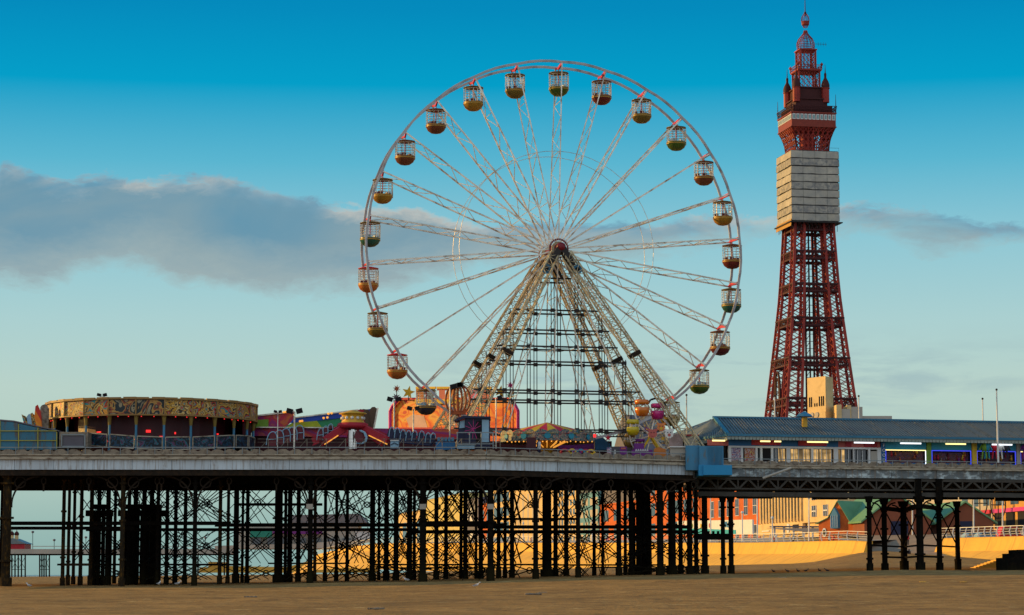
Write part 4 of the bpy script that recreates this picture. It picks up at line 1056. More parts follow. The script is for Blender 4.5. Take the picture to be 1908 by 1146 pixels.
# horizontal service beams and pipes
zA = P(450, 975, 190).z; zB = P(450, 984, 190).z; zC = P(450, 1052, 197).z
for rw, Y_, z_, h_, x0, x1 in ((0,190.2,zA,.30,20,430),(0,190.2,zB,.26,20,250),(0,196.6,zB,.26,160,780),(1,196.6,zA,.30,400,940),(1,190.3,zA-.0,.36,780,925),(2,203.6,zB-.05,.3,760,1300),(2,203.8,zA-.02,.3,900,1290),
                                (2,197,zC,.16,108,450),(2,197,zC+.1,.13,500,650),(2,197,zC,.14,690,1000),(3,204,zC-.25,.12,700,960),(3,204,zC,.14,990,1240),(3,204,zC-.2,.12,1100,1170),(2,197,P(450,940,197).z,.22,440,600),(3,204,P(800,967,204).z,.2,920,1080)):
    m = MB(); a = P(x0, 1000, Y_); c = P(x1, 1000, Y_); m.bar((a.x,Y_,z_), (c.x,Y_,z_), .2, h_); m.build('walkway_beam', M['ironblack'], pier)
m = MB(); a = P(113,1052,190); c = P(168,1052,190); m.bar((a.x,190,a.z), (c.x,190,a.z), .3, .2); m.build('timber_waling', M['ironrust'], pier)
# light-grey control boxes on columns
for px, py in ((577,944),(788,944),(914,944)):
    m = MB(); q = P(px,py,yfront(px)+.3); m.box(q, (.5,.3,.4)); m.build('junction_box', M['creamgrey'], pier)
# old landing-stage blocks (heavy timber clad)
for x0, x1, ys, Y_, nm in ((166,206,940,200,'a'),(226,300,940,201,'b'),(1180,1215,930,206,'c')):
    m = MB(); x = x0
    while x < x1-1:
        w = rnd.uniform(3,7); a = P(x, ys+rnd.uniform(0,18), Y_); c = P(min(x+w,x1), 1000, Y_); yy = Y_+rnd.uniform(0,.4)
        g = ground(a.x, Y_)-.3
        m.hexa([(a.x,yy,g),(c.x-.03,yy,g),(c.x-.03,yy+.6,g),(a.x,yy+.6,g)], [(a.x,yy,a.z),(c.x-.03,yy,a.z),(c.x-.03,yy+.6,a.z),(a.x,yy+.6,a.z)]); x += w+(rnd.random() < .75)*rnd.uniform(1.0,3.0)
    if x0 < 400:
        a, c = P(x0-5, ys+12, Y_-.5), P(x1+12 if x0 > 200 else x1+4, ys+12, Y_-.5); m.bar((a.x,Y_-.5,a.z-.2), (c.x,Y_-.5,a.z-.2), .8, .5); m.bar((a.x+.6,Y_-.5,a.z+.35), (c.x-.6,Y_-.5,a.z+.35), .7, .4)
    m.build('landing_stage', M['ironblack'], pier)
# right-hand trusses
def truss(Y0, Y1, x0, x1, par, name='truss'):
    sz = 1.5; m = MB(); zt_ = P(1600, 893, 198).z; zb_ = P(1600, 922, 198).z; zb_ += (zb_-1.6)*max(0, Y0-198)/199*1.0
    A_ = Vector((P(x0,900,Y0).x,Y0,0)); B_ = Vector((P(x1,900,Y1).x,Y1,0)); n_ = max(2, round((B_-A_).length/.93)); n_ += n_ % 2
    m.bar(A_+up*zt_, B_+up*zt_, .22, .24); m.bar(A_+up*zb_, B_+up*zb_, .25, .38); m.bar(A_+up*(zb_+.45), B_+up*(zb_+.45), .2, .12)
    for i in range(n_+1):
        q = A_.lerp(B_, i/n_)
        if i % 2 == 0: m.bar(q+up*(zb_+.4), q+up*zt_, .12, .22)
        if i < n_:
            q2 = A_.lerp(B_, (i+1)/n_)
            if i % 2 == 0: m.bar(q+up*(zb_+.4), q2+up*(zt_-.05), .17, .15)
            else: m.bar(q+up*(zt_-.05), q2+up*(zb_+.4), .17, .15)
    m.build(name, M['truss'], par)
for k, dy in enumerate((0, 7, 14, 21)):
    y_ = lambda px: yl2((px-954)/F*199)+.25+dy
    truss(y_(1300), y_(1705), 1300-k*3, 1705-k*8, pier); truss(y_(1716), y_(1747), 1716-k*8, 1747-k*8, pier); truss(y_(1756), y_(2400), 1756-k*8, 2400, pier)
for px in (1711, 1751):
    m = MB(); q = P(px, 905, 200); m.bar((q.x,yl2(q.x)+.1,zf0-1.9), (q.x,yl2(q.x)+.1,zf0), .5); m.build('truss_post', M['ironblack'], pier)
# underdeck joists right side
for k_ in range(14):
    m = MB(); xa = LINE2[0].x+k_*3.4; ya = yl2(xa)+10; hgt = rnd.uniform(.75,1.0); m.box((xa+1.6,ya,zf0-1.65+hgt*.5+rnd.uniform(.1,.3)), (3.1,.3,hgt)); m.build('hung_plate', M['ironblack'], pier)
m = MB(); x = LINE2[0].x
while x < 60: m.bar((x,yl2(x)+.6,zf0-.02), (x,222,zf0-.02), .2, .4); x += 1.2
m.build('joists', M['ironblack'], pier)
# bracing between the six right legs
LR = [(1620,198.5),(1648,205),(1684,212),(1714,198.5),(1750,205),(1784,212)]
for (a, Ya), (c, Yc) in zip(LR, LR[1:]):
    m = MB(); p0, p1 = P(a,1000,Ya), P(c,1000,Yc); zhi = P(1700,945,200).z; zlo = P(1700,1016,200).z
    m.tube((p0.x,Ya,zlo), (p1.x,Yc,zhi), .06, 5); m.tube((p0.x,Ya,zhi), (p1.x,Yc,zlo), .06, 5); m.bar((p0.x,Ya,zlo), (p1.x,Yc,zlo), .12, .14)
    if a in (1648, 1684, 1714): zz = P(1700,1037,200).z; m.bar((p0.x,Ya,zz), (p1.x,Yc,zz), .14, .16)
    if a in (1648, 1684, 1714): zz = P(1700,944,200).z; m.bar((p0.x,Ya,zz), (p1.x,Yc,zz), .2, .36)
    for s, (q, Yq) in ((1,(p0,Ya)),(-1,(p1,Yc))):
        pr = [Vector((q.x+s*(.2+.8*(1-math.cos(t))), Yq, topz-1.8-.8+.8*math.sin(t))) for t in [R(90)*i/6 for i in range(7)]]; m.path(pr, .07, 5)
    m.build('cross_brace', M['ironblack'], pier)
m = MB(); p0, p1 = P(1300,1000,198.5), P(1362,1000,198.5); z_ = P(1330,1000,198.5).z; m.bar((p0.x,198.4,z_), (p1.x,198.4,z_), .4, .5)
for px in (1320,1329,1338): q = P(px,994,198.4); m.box(q+Vector((0,0,-.1)), (.2,.3,.6))
m.build('walkway_beam', M['ironblack'], pier)
# leaning loose pipe on the fascia
m = MB(); m.tube(P(1421,891,194.8), P(1474,872,195.4), .1, 8); m.build('loose_pipe', M['creamgrey'], pier)
# blue plant boxes at the junction
jb = thing('blue_plant_box', (P(1310,880,192).x,192,zf0-.6), 'faded blue steel box cladding where the two pier sections join', 'box')
def pb(m, x0, y0, x1, y1, Y_, dp): return pbox(m, x0, y0, x1, y1, Y_, dp)
m = MB(); pb(m, 1278, 830, 1304, 876, 192.2, 5); pb(m, 1303, 831, 1348, 866.5, 191.9, 5); m.build('upper_box', M['bluebox'], jb)
m = MB(); pb(m, 1302, 866, 1311, 886, 191.7, 4); pb(m, 1310.5, 866.5, 1364, 885, 191.5, 4); m.build('lower_box', M['blueflat'], jb)
m = MB()
for i in range(12): x = 1319+i*2.4; pb(m, x, 832, x+.8, 866, 191.84, .1)
m.build('ribs', M['bluebox'], jb)

# ------------------------------------------------------------------ arcade building on the right deck
arc = thing('pier_arcade', (P(1355,860,200).x,200,DK), 'long single-storey pier arcade with a ribbed slate-blue roof and coloured stalls', 'arcade')
LA = Vector((P(1357,850,199.5).x, 199.5, 0)); LB = Vector((P(1908,850,206).x, 206, 0)); ad = (LB-LA).normalized(); LE = LA+ad*62; an = Vector((ad.y,-ad.x,0)); an = -an if an.y > 0 else an
def aX(px):      # distance along facade for an image column
    lo, hi = -5., 70.
    for _ in range(40):
        mid = (lo+hi)/2; q = LA+ad*mid
        if 954+F*q.x/q.y < 954+(px-954): lo = mid
        else: hi = mid
    return lo
zeave = P(1400, 811, 199.3).z; zridge = P(1400, 778, 205).z
hl_ = P(1301, 811, 202)
b0 = LA-an*13; b1 = LE-an*13
ov = 1.0
e0, e1 = LA+an*ov-ad*.4, LE+an*ov; f0, f1 = b0-an*ov-ad*3.0, b1-an*ov
rg0 = LA-an*6.2+ad*.9; rg1 = LE-an*6.2
tipL = Vector((hl_.x, 205, 0))
m = MB(); Z = lambda q, z: Vector((q.x, q.y, z))
m.add([Z(e0,zeave), Z(e1,zeave), Z(rg1,zridge), Z(rg0,zridge), Z(tipL,zeave), Z(f0,zeave), Z(f1,zeave)], [(0,1,2,3),(0,3,4),(4,3,5),(5,3,2,6),(0,4,5,6,1),(1,6,2)])
rf = m.build('roof', M['roof'], arc)
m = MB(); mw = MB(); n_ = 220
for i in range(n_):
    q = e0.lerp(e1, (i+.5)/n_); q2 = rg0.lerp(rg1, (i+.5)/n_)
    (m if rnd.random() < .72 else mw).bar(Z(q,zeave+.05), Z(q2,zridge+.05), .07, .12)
for i in range(14):
    f = (i+.5)/14; q = e0.lerp(tipL, f); q2 = rg0; m.bar(Z(q,zeave+.05), Z(q.lerp(q2,.98),zridge*.98+zeave*.02), .1, .1)
m.build('roof_ribs', M['roof'], rf); mw.build('glint_ribs', mat('glint_roof_rib', (.25,.24,.20), .5, 0, .3, .6, (.12,.14,.15), .5, .05, stretch=(1,1,2)), rf)  # tan ribs carry the roof's highlight glints in their colour
m = MB(); m.bar(Z(rg0,zridge+.08), Z(rg1,zridge+.08), .4, .18); m.bar(Z(e0,zeave+.1), Z(rg0,zridge+.1), .35, .16); m.build('ridge_cap', M['roofedge'], rf)
m = MB(); m.bar(Z(e0,zeave-.02)+an*.05, Z(e1,zeave-.02)+an*.05, .2, .2); m.bar(Z(e0,zeave-.02), Z(tipL,zeave-.02), .2, .2); m.build('gutter', M['roofedge'], rf)
m = MB(); q = e0+an*.1
L_ = (e1-e0).length; n_ = int(L_/.32)
for i in range(n_):
    a = e0+an*.06+ad*(i*.32); m.hexa([Z(a,zeave-.40), Z(a+ad*.26,zeave-.40), Z(a+ad*.26-an*.06,zeave-.40), Z(a-an*.06,zeave-.40)], [Z(a,zeave-.12), Z(a+ad*.30,zeave-.12), Z(a+ad*.30-an*.06,zeave-.12), Z(a-an*.06,zeave-.12)])
m.bar(Z(e0,zeave-.3)-an*.02, Z(tipL,zeave-.3), .08, .34)
m.build('valance', M['valance'], arc)
m = MB(); m.hexa([Z(LA-an*.6,DK), Z(LE-an*.6,DK), Z(b1,DK), Z(b0,DK)], [Z(LA-an*.6,zeave), Z(LE-an*.6,zeave), Z(b1,zeave), Z(b0,zeave)]); m.build('wall', M['dark'], arc)
def ap(px0, px1, z0, z1, m_, name, th=.12, out=0., par=arc):
    a, c = LA+ad*aX(px0)+an*out, LA+ad*aX(px1)+an*out
    mm = MB(); mm.hexa([Z(a,z0), Z(c,z0), Z(c-an*th,z0), Z(a-an*th,z0)], [Z(a,z1), Z(c,z1), Z(c-an*th,z1), Z(a-an*th,z1)]); return mm.build(name, m_, par)
zt1 = P(1450, 831, 200).z; zt2 = zeave-.3
zlow = DK
ap(1357, 1562, zt1, zt2, M['arcblue'], 'sign_board', .1); ap(1400, 1454, zt1+.08, zt1+.55, M['crimson'], 'red_sign', .1, .06); ap(1487, 1540, zt1+.08, zt1+.55, M['crimson'], 'red_sign', .1, .06)
ap(1318, 1357, zt1, zt2-.1, M['salmon'], 'salmon_board', .1, .02)
ap(1562, 1640, zt1, zt2, M['salmon'], 'salmon_board', .1); ap(1575,1586, zt1+.05, zt2-.1, M['crimson'], 'red_sign', .1, .06); ap(1610,1634, zt1+.05, zt2-.1, M['crimson'], 'red_sign', .1, .06)
ap(1357, 1640, zt1-.16, zt1, M['white'], 'lintel', .2, .05)
ap(1357, 1640, zlow, zlow+.45, M['white'], 'stall_riser', .2, .02)
for x0, x1 in ((1357,1362),(1380,1384),(1407,1411),(1416,1420),(1436,1440),(1465,1472),(1511,1515),(1553,1561),(1589,1591),(1617,1621),(1634,1641)): ap(x0, x1, zlow, zt1, M['white'], 'pillar', .2, .06)
ap(1362, 1380, zlow+.5, zt1-.2, M['poster'], 'price_poster', .08, .04); ap(1387, 1406, zlow+.5, zt1-.2, M['redposter'], 'food_poster', .08, .04)
ap(1421, 1435, zlow, zt1-.2, M['dark'], 'doorway', .1, .0)
for x0, x1, mm in ((1411,1416,'windowglass'),(1440,1452,'windowglass'),(1452,1464,'warmlit'),(1473,1510,'warmlit'),(1516,1552,'warmlit'),(1562,1575,'warmlit'),(1575,1589,'windowglass'),(1592,1616,'windowglass')):
    w = ap(x0, x1, zlow+.5, zlow+1.75 if mm == 'warmlit' else zt1-.2, M[mm], 'window', .08, -.25)
    ap(x0, x1, zlow+1.75, zt1-.2, M['windowglass'], 'upper_window', .08, -.22) if mm == 'warmlit' else None
    k = x0+6
    while k < x1-2: ap(k, k+.9, zlow+.45, zt1-.16, M['white'], 'glazing_bar', .05, -.12, w); k += 9
ap(1622, 1634, zlow, zt1-.3, M['creamgrey'], 'door', .1, .02)
# stalls with teal headers and neon outlines
ap(1641, 1649, zlow, zt2, M['arcblue'], 'pillar_board', .2, .08)
for (x0, x1), pil, pm, nl, nt_ in (((1649,1725),(1726,1734),'green','tubecold','tubewarm'),((1735,1809),(1810,1819),'yellow','neonblue','neonblue'),((1819,1892),(1893,1900),'creamgrey','neonblue','neonblue'),((1900,1990),(1991,2000),'green','neonblue','tubewarm')):
    ap(x0, x1, zt1-.12, zt2, M['arcteal'], 'header_board', .12, .05); ap(x0+1, x1-1, zlow, zt1-.3, M['toys'], 'stall_display', .1, -.45)
    ap(pil[0], pil[1], zlow-.1, zt2, M[pm], 'pillar_board', .25, .12)
    ap(x0, x1-1, zt1-.22, zt1-.15, M[nt_], 'neon_tube', .06, .1); ap(x0, x0+.9, zlow+.2, zt1-.2, M['neonblue'], 'neon_tube', .06, .1); ap(x1-2, x1-.9, zlow+.2, zt1-.2, M[nl], 'neon_tube', .06, .1)
    ap(x0, x1, zlow, zlow+.5, M['arcblue'], 'counter', .3, .0)
    for k in range(15):
        xx = x0+4+rnd.random()*(x1-x0-9); q = LA+ad*aX(xx)-an*(.2+.02*k); zz = zlow+rnd.choice([.72,.95,1.2,1.45,1.65]); r_ = rnd.uniform(.07,.13); mm = MB(); mm.sphere(Vector((q.x,q.y,zz)), r_, 5, 1.5); mm.sphere(Vector((q.x,q.y,zz+r_*2)), r_*.75, 4); mm.build('plush_toy', M[rnd.choice(['crimson','gold','seatred','maroon','wood_orange','purple','bench','rustoct'])], arc)
for k_, ch_ in enumerate('FOOD'):
    q = LA+ad*aX(1645)+an*.2; q.z = zlow+1.95-k_*.42; text_mesh(ch_, .38, M['white'], arc, q, ad, .01)
# fluorescent tubes under the eaves
for x0, x1, mm in ((1322,1345,'tubewarm'),(1411,1429,'tubewarm'),(1437,1449,'tubewarm'),(1498,1536,'tubewarm'),(1585,1622,'tubecold'),(1671,1709,'tubecold'),(1755,1792,'tubewarm'),(1841,1878,'tubecold')):
    ap(x0, x1, zeave-.56, zeave-.44, M[mm], 'strip_light', .12, .85)
# dolls hanging on stall
for px, c1, c2 in ((1829,'green','arcteal'),(1834,'arcteal','yellow'),(1848,'red','yellow'),(1858,'white','salmon'),(1868,'fabric','salmon'),(1905,'purple','fabric')):
    q = LA+ad*aX(px)+an*.5; q.z = zt1+.1; dl = thing('hanging_doll', q, 'plush doll in %s hanging at the stall front%s' % ({'green':'green','arcteal':'turquoise','red':'red and yellow','white':'white','fabric':'black','purple':'purple'}[c1], ' by the flagpole' if px in (1858,1868) else ''), 'doll', 'dolls hanging at the stall')
    m = MB(); m.sphere(q+up*.55, .2, 6); m.build('head', M[c2], dl)
    m = MB(); m.lathe(q, [(.05,-.3),(.22,-.25),(.24,.1),(.14,.38),(.05,.42)], 10)
    for s in (-1,1): m.tube(q+Vector((s*.12,0,-.2)), q+Vector((s*.2,0,-.95)), .08, 6, .06); m.tube(q+Vector((s*.2,0,.25)), q+Vector((s*.42,0,-.2)), .07, 6)
    m.build('body', M[c1], dl)
# chimney cowl
cw = P(1499, 783, 203); ch = thing('roof_cowl', cw, 'squat metal ventilation cowl with a conical cap on the arcade roof', 'vent')
m = MB(); m.tube(cw-up*.6, cw+up*.35, .26, 14); m.build('pipe', M['gold'], ch); m = MB(); m.lathe(cw, [(.75,.3),(.55,.5),(.05,.75)], 14); m.lathe(cw, [(.7,.28),(.05,.3)], 14); m.build('cap', M['bluebox'], ch)
# flagpoles
for px, yt, yb, Y_, lab in ((1858,726,862,198,'tall white flagpole in front of the arcade stalls at the right'),(1830,743,800,214,'shorter pale pole rising behind the arcade roof near the right flagpole'),(1442,738,800,215,'white pole behind the arcade roof against the tower left leg'),(1599,738,800,216,'white pole behind the arcade roof against the tower right leg'),(1278,736,840,206,'thin pale pole between the wheel and the arcade roof'),(1322,783,812,214,'short pale pole above the arcade roof hip, left of the pair'),(1336,781,812,214,'short pale pole above the arcade roof hip, right of the pair')):
    g = P(px+2, yb, Y_); t_ = P(px, yt, Y_); t_.x = g.x; fo = thing('flagpole', g, lab, 'flagpole', 'poles on the pier'); m = MB(); m.tube(g-up*(0 if px == 1858 else 2), t_, .09 if px == 1858 else .07, 8, .05); m.build('pole', M['white'], fo); m = MB(); m.sphere(t_, .1, 6); m.build('finial', M['bar_dark'], fo)
# ------------------------------------------------------------------ the big wheel
WY = 201.0
WC = P(1031, 469, WY)
wa = R(12); wu = Vector((math.cos(wa), math.sin(wa), 0)); wn = Vector((math.sin(wa), -math.cos(wa), 0))   # wn toward viewer
WR = 16.36
HR, HH = 1.25, 1.95          # half widths at rim and hub
NG = 26
def wp(a, r, o): return WC+wu*(r*math.sin(a))+up*(r*math.cos(a))+wn*o
wheel = thing('ferris_wheel', Vector((WC.x, WC.y, DK)), 'giant white ferris wheel with lattice spokes on splayed lattice legs', 'ferris wheel')
for s in (1, -1):
    m = MB(); n_ = NG*4
    for i in range(n_):
        a0_, a1_ = R(1.8)+2*math.pi*i/n_, R(1.8)+2*math.pi*(i+1)/n_
        bow = lambda a: WR*(1.0+ .004*math.sin(((a-R(1.8))*NG/(2*math.pi) % 1)*math.pi))
        p0, p1 = wp(a0_, bow(a0_), s*HR), wp(a1_, bow(a1_), s*HR)
        m.bar(p0, p1, .13, .22, up=(p0-WC)) if False else None
        rad0 = (p0-wp(a0_,0,s*HR)).normalized()*.10; rad1 = (p1-wp(a1_,0,s*HR)).normalized()*.10; t_ = wn*.07
        m.hexa([p0-rad0-t_, p0+rad0-t_, p0+rad0+t_, p0-rad0+t_], [p1-rad1-t_, p1+rad1-t_, p1+rad1+t_, p1-rad1+t_])
    m.build('rim', M['rim'], wheel)
for s in (1, -1):
    m = MB(); n_ = NG*2; rr = WR*.52; oo = s*(HR+.2)
    for i in range(n_): m.tube(wp(2*math.pi*i/n_, rr, oo), wp(2*math.pi*(i+1)/n_, rr, oo), .022, 4, cap=False)
    m.build('brace_ring', M['steel'], wheel)
for k in range(NG):
    a = R(1.8)+2*math.pi*k/NG
    m = MB(); r0, r1_ = .75, WR-.1
    n0, n1, f0_, f1_ = wp(a, r0, HH), wp(a, r1_, HR), wp(a, r0, -HH), wp(a, r1_, -HR)
    # each side is a pair of slim chords
    ta = wp(a+math.pi/2, .10, 0)-WC
    for p0, p1 in ((n0, n1), (f0_, f1_)): m.bar(p0, p1, .10, .12)
    nz_ = 9
    for i in range(nz_):
        t0, t1_ = .12+.86*i/nz_, .12+.86*(i+1)/nz_
        A_, B_ = n0.lerp(n1, t0), f0_.lerp(f1_, t1_); C_, D_ = f0_.lerp(f1_, t0), n0.lerp(n1, t1_)
        if i % 2 == 0: m.tube(A_, B_, .03, 4, cap=False); 
        else: m.tube(C_, D_, .03, 4, cap=False)
        if i % 3 == 1: m.tube(A_, C_, .035, 4, cap=False); m.tube(C_, D_, .018, 4, cap=False); m.tube(A_, B_, .018, 4, cap=False)
    m.build('spoke', M['steel'], wheel)
    m = MB(); q = wp(a, WR-.12, 0); m.bar(wp(a, WR-.12, HR), wp(a, WR-.28, 0), .12, .24); m.bar(wp(a, WR-.30, 0), wp(a, WR-.12, -HR), .12, .16); m.build('axle_bracket', M['red'], wheel)
m = MB(); m.tube(WC+wn*(HH+.5), WC-wn*(HH+.5), .42, 20)

m.build('hub', M['hubred'], wheel)
for s in (1,-1): m = MB(); m.tube(WC+wn*(s*HH-.06), WC+wn*(s*HH+.06), .62, 26); m.build('hub_flange', M['leg_gold'], wheel)
for s in (1,-1):
    m = MB(); m.sphere(WC+wn*(s*(HH+.95)), .42, 10)
    for k in range(NG): a = 2*math.pi*(k+.5)/NG; m.box(wp(a, .78, s*(HH+.16)), (.12,.12,.16), wa)
    m.build('hub_cap', M['hubred'], wheel)
def lattice_leg(p0, p1, w, n_, name, m_, stair=False):
    m = MB(); d_ = (p1-p0).normalized(); a = d_.cross(wn).normalized()*w/2; b_ = wn*w/2
    C4 = [a+b_, -a+b_, -a-b_, a-b_]
    for c in C4: m.bar(p0+c*.7, p1+c, .105)
    for i in range(n_):
        t0, t1_ = i/n_, (i+1)/n_
        for j in range(4):
            c0, c1 = C4[j], C4[(j+1) % 4]; k0, k1 = .7+.3*t0, .7+.3*t1_
            A_, B_ = p0.lerp(p1, t0), p0.lerp(p1, t1_)
            (m.tube(A_+c0*k0, B_+c1*k1, .03, 4, cap=False) if i % 2 else m.tube(A_+c1*k0, B_+c0*k1, .03, 4, cap=False))
            m.tube(A_+c0*k0, A_+c1*k0, .025, 4, cap=False)
    if stair:
        for i in range(60):
            q = p0.lerp(p1, i/60)+a*1.05+b_; m.bar(q, q+up*.3+d_*.1, .05)
        m.bar(p0+a*1.4+b_, p1+a*1.4+b_, .06)
    o = m.build(name, m_, wheel)
    for t_ in (.49,):
        g = MB(); q = p0.lerp(p1, t_); Mx = Matrix((a.normalized(), b_.normalized(), d_)).transposed(); g.box(q, (w*1.02, w*1.02, .34), M=Mx); g.build('collar', M['ironbrown'], o)
Hh = WC.z-DK
for kk, (o0, o1) in enumerate(((HH+.8, 10.3), (0, 1.0), (-HH-.8, -9.3))):
    for s in (-1, 1):
        t_ = WC+wn*o0+wu*s*.55-up*.5; bpt = WC+wn*o1+wu*s*(.565*Hh)-up*Hh
        lattice_leg(t_, bpt, .95, 34, 'support_leg', M['leg_gold'], stair=(kk == 0 and s == 1))
for s in (-1,1):
    m = MB(); c = WC+wn*(HH+.85); m.bar(c+up*.15, c+wu*s*1.3-up*2.1, .75, .5)
    m.build('apex_saddle', M['bar_dark'], wheel); m = MB()
    c = WC-wn*(HH+.85); m.bar(c+up*.15, c+wu*s*1.3-up*2.1, .6, .5); m.build('apex_saddle', M['bar_dark'], wheel)
for s in (-1,1):
    m = MB(); c = WC+wn*(HH+1.15)+wu*s*1.35-up*1.9; m.tube(c, c+wn*.1, .42, 16); m.build('motor_plate', M['bluebox'], wheel)
for s in (-1,1):
    m = MB(); c = WC+wn*(HH+1.27)+wu*s*1.35-up*1.9; m.tube(c, c+wn*.06, .2, 12); m.build('motor_boss', M['dark'], wheel)
# cross frames
sc = F/WY/1.014
for s, lo in ((1, -54), (-1, -27)):
    m = MB(); o = s*1.5
    for y_ in (520, 579, 616, 646, 674, 727, 745, 798):
        dz = -(y_-466)/sc*1.0; hw = (.52*(y_-466)+20)/sc
        if y_ == 520: hw = 1.2
        q = WC+wn*o+up*dz; m.bar(q-wu*hw, q+wu*hw, .12, .13)
    k = 0
    for i in range(-3, 6):
        x = (lo+45*i)
        if abs(x) > 170: continue
        ytop = 466+max(60, (abs(x)-15)/.55)
        if ytop > 740: continue
        for dx in (-2.8, 2.8):
            q = WC+wn*o+wu*((x+dx)/sc); m.bar(q-up*((ytop-466)/sc), q-up*((800-466)/sc), .07)
        for y_ in (579, 616, 646, 674, 727, 745, 798):
            if y_ > ytop: m.box(WC+wn*(o+.02)+wu*(x/sc)-up*((y_-466)/sc), (.36,.2,.3), wa)
    m.build('cross_frame', M['bar_dark'], wheel)
m = MB(); q = WC-up*((800-466)/sc)
m.bar(q-wu*6.2, q+wu*6.6, .25, .12); m.bar(q-wu*6.2-up*.35, q+wu*6.6-up*.35, .25, .1)
for i in range(44): x = -6.2+i*.29; m.bar(q+wu*x, q+wu*(x+.14)-up*.35, .04); m.bar(q+wu*(x+.14)-up*.35, q+wu*(x+.29), .04)
m.build('base_truss', M['bar_dark'], wheel)
# gondolas
STYLE = {'green': ((.06,.11,.015),'green'),'brown': ((.16,.05,.02),'brown'),'gold': ((.33,.17,.02),'golden yellow'),'orange': ((.45,.14,.03),'orange'),'maroon': ((.13,.02,.015),'maroon'),'navy': ((.03,.035,.045),'dark navy'),'olive': ((.16,.11,.02),'olive'),'teal': ((.02,.10,.07),'dark green')}
GM = {k: mat('gondola_'+v[1].replace(' ', '_'), v[0], .4, 0, .25, 2.5, (.06,.03,.02), .33) for k, v in STYLE.items()}
M['stripe'] = mat('gondola_yellow_stripe', (.45,.25,.03), .4)
def make_gondola(sty):
    r_ = bpy.data.objects.new('gondola', None); C.objects.link(r_); OFF[r_] = Vector((0,0,0)); r_.empty_display_size = .3
    m = MB(); m.lathe((0,0,0), [(.02,-.28),(.35,-.33),(.86,-.44),(.88,-.50),(.80,-.50),(.02,-.42)], 20); m.build('roof', GM['brown' if sty in ('orange','brown','maroon') else 'olive'] if sty != 'orange' else M['red'], r_)
    m = MB(); m.tube((0,0,0), (0,0,-1.95), .045, 8); m.build('pole', M['red'], r_)
    m = MB()
    for i in range(14):
        t = 2*math.pi*i/14; x, y = .84*math.cos(t), .84*math.sin(t); m.tube((x,y,-.62), (x*.98,y*.98,-1.78), .018 if i % 4 else .042, 5, cap=False)
    for z_ in (-.62,-.85,-1.08,-1.31,-1.54):
        for i in range(20): m.tube((.84*math.cos(2*math.pi*i/20), .84*math.sin(2*math.pi*i/20), z_), (.84*math.cos(2*math.pi*(i+1)/20), .84*math.sin(2*math.pi*(i+1)/20), z_), .02, 4, cap=False)
    m.build('cage', M['steel'], r_)
    for a_ in (.6, 2.6, 4.4):
        m = MB(); x, y = .55*math.cos(a_), .55*math.sin(a_); m.box((x,y,-1.62), (.34,.34,.3), a_); m.build('seat_back', M['bluewhite'] if sty in ('teal','navy','green') else M['seatred'], r_)
    m = MB(); m.bar((.86,0,-.7), (.86,0,-2.0), .05); m.bar((.86,.4,-.7), (.80,.4,-1.9), .05); m.bar((.86,0,-1.2), (.84,.4,-1.2), .04); m.build('gate', M['steel'], r_)
    m = MB(); m.lathe((0,0,0), [(.80,-1.74),(.86,-1.74),(.87,-1.84),(.84,-1.98),(.70,-2.24),(.42,-2.44),(.02,-2.52)], 24); m.lathe((0,0,0), [(.80,-1.74),(.76,-2.1),(.02,-2.2)], 24); tb = m.build('tub', GM[sty], r_)
    m = MB(); m.lathe((0,0,0), [(.878,-1.86),(.873,-1.93)], 24); m.lathe((0,0,0), [(.868,-1.74),(.872,-1.78)], 24); m.build('stripe', M['stripe'], tb)
    return r_
GS = {0:'green',1:'maroon',2:'olive',3:'green',4:'brown',5:'gold',6:'maroon',7:'teal',8:'maroon',9:'green',10:'olive',11:'navy',-1:'olive',-2:'gold',-3:'brown',-4:'brown',-5:'gold',-6:'teal',-7:'orange',-8:'olive',-9:'orange',-10:'navy',-11:'brown'}
WHERE = {0:'at the very top of the wheel',1:'first to the right of the top one',2:'second to the right of the top one',3:'third to the right of the top one',4:'at about two o\'clock on the wheel',5:'just above the right-hand cloud level',6:'rightmost upper one, level with the hub',7:'rightmost lower one, just below hub level',8:'at the right below the hub, inside the rim edge',9:'lower right, hanging clear against the sky',10:'behind the stair leg above the children\'s ride',11:'hidden low behind the children\'s wheel',
 -1:'first to the left of the top one',-2:'second to the left of the top one',-3:'third to the left of the top one',-4:'at about ten o\'clock on the wheel',-5:'upper left, just above the cloud',-6:'leftmost upper one against the cloud',-7:'leftmost, level with the hub, with red roof',-8:'at the left just below hub level',-9:'lower left with red roof above the star signs',-10:'in front of the orange fun house front',-11:'low left behind the rusty ride arms'}
protos = {}
for k in range(-11, 12):
    sty = GS[k]
    if sty not in protos: g = make_gondola(sty); protos[sty] = g
    else: g = copy_tree(protos[sty])
    a = R(1.8)+2*math.pi*k/NG; g.location = wp(a, WR-.28, 0); g.rotation_euler = (0,0,rnd.uniform(0,.4))
    tag(g, '%s open cage gondola %s' % (STYLE[sty][1], WHERE[k]), 'gondola', 'gondolas hanging from the big wheel')

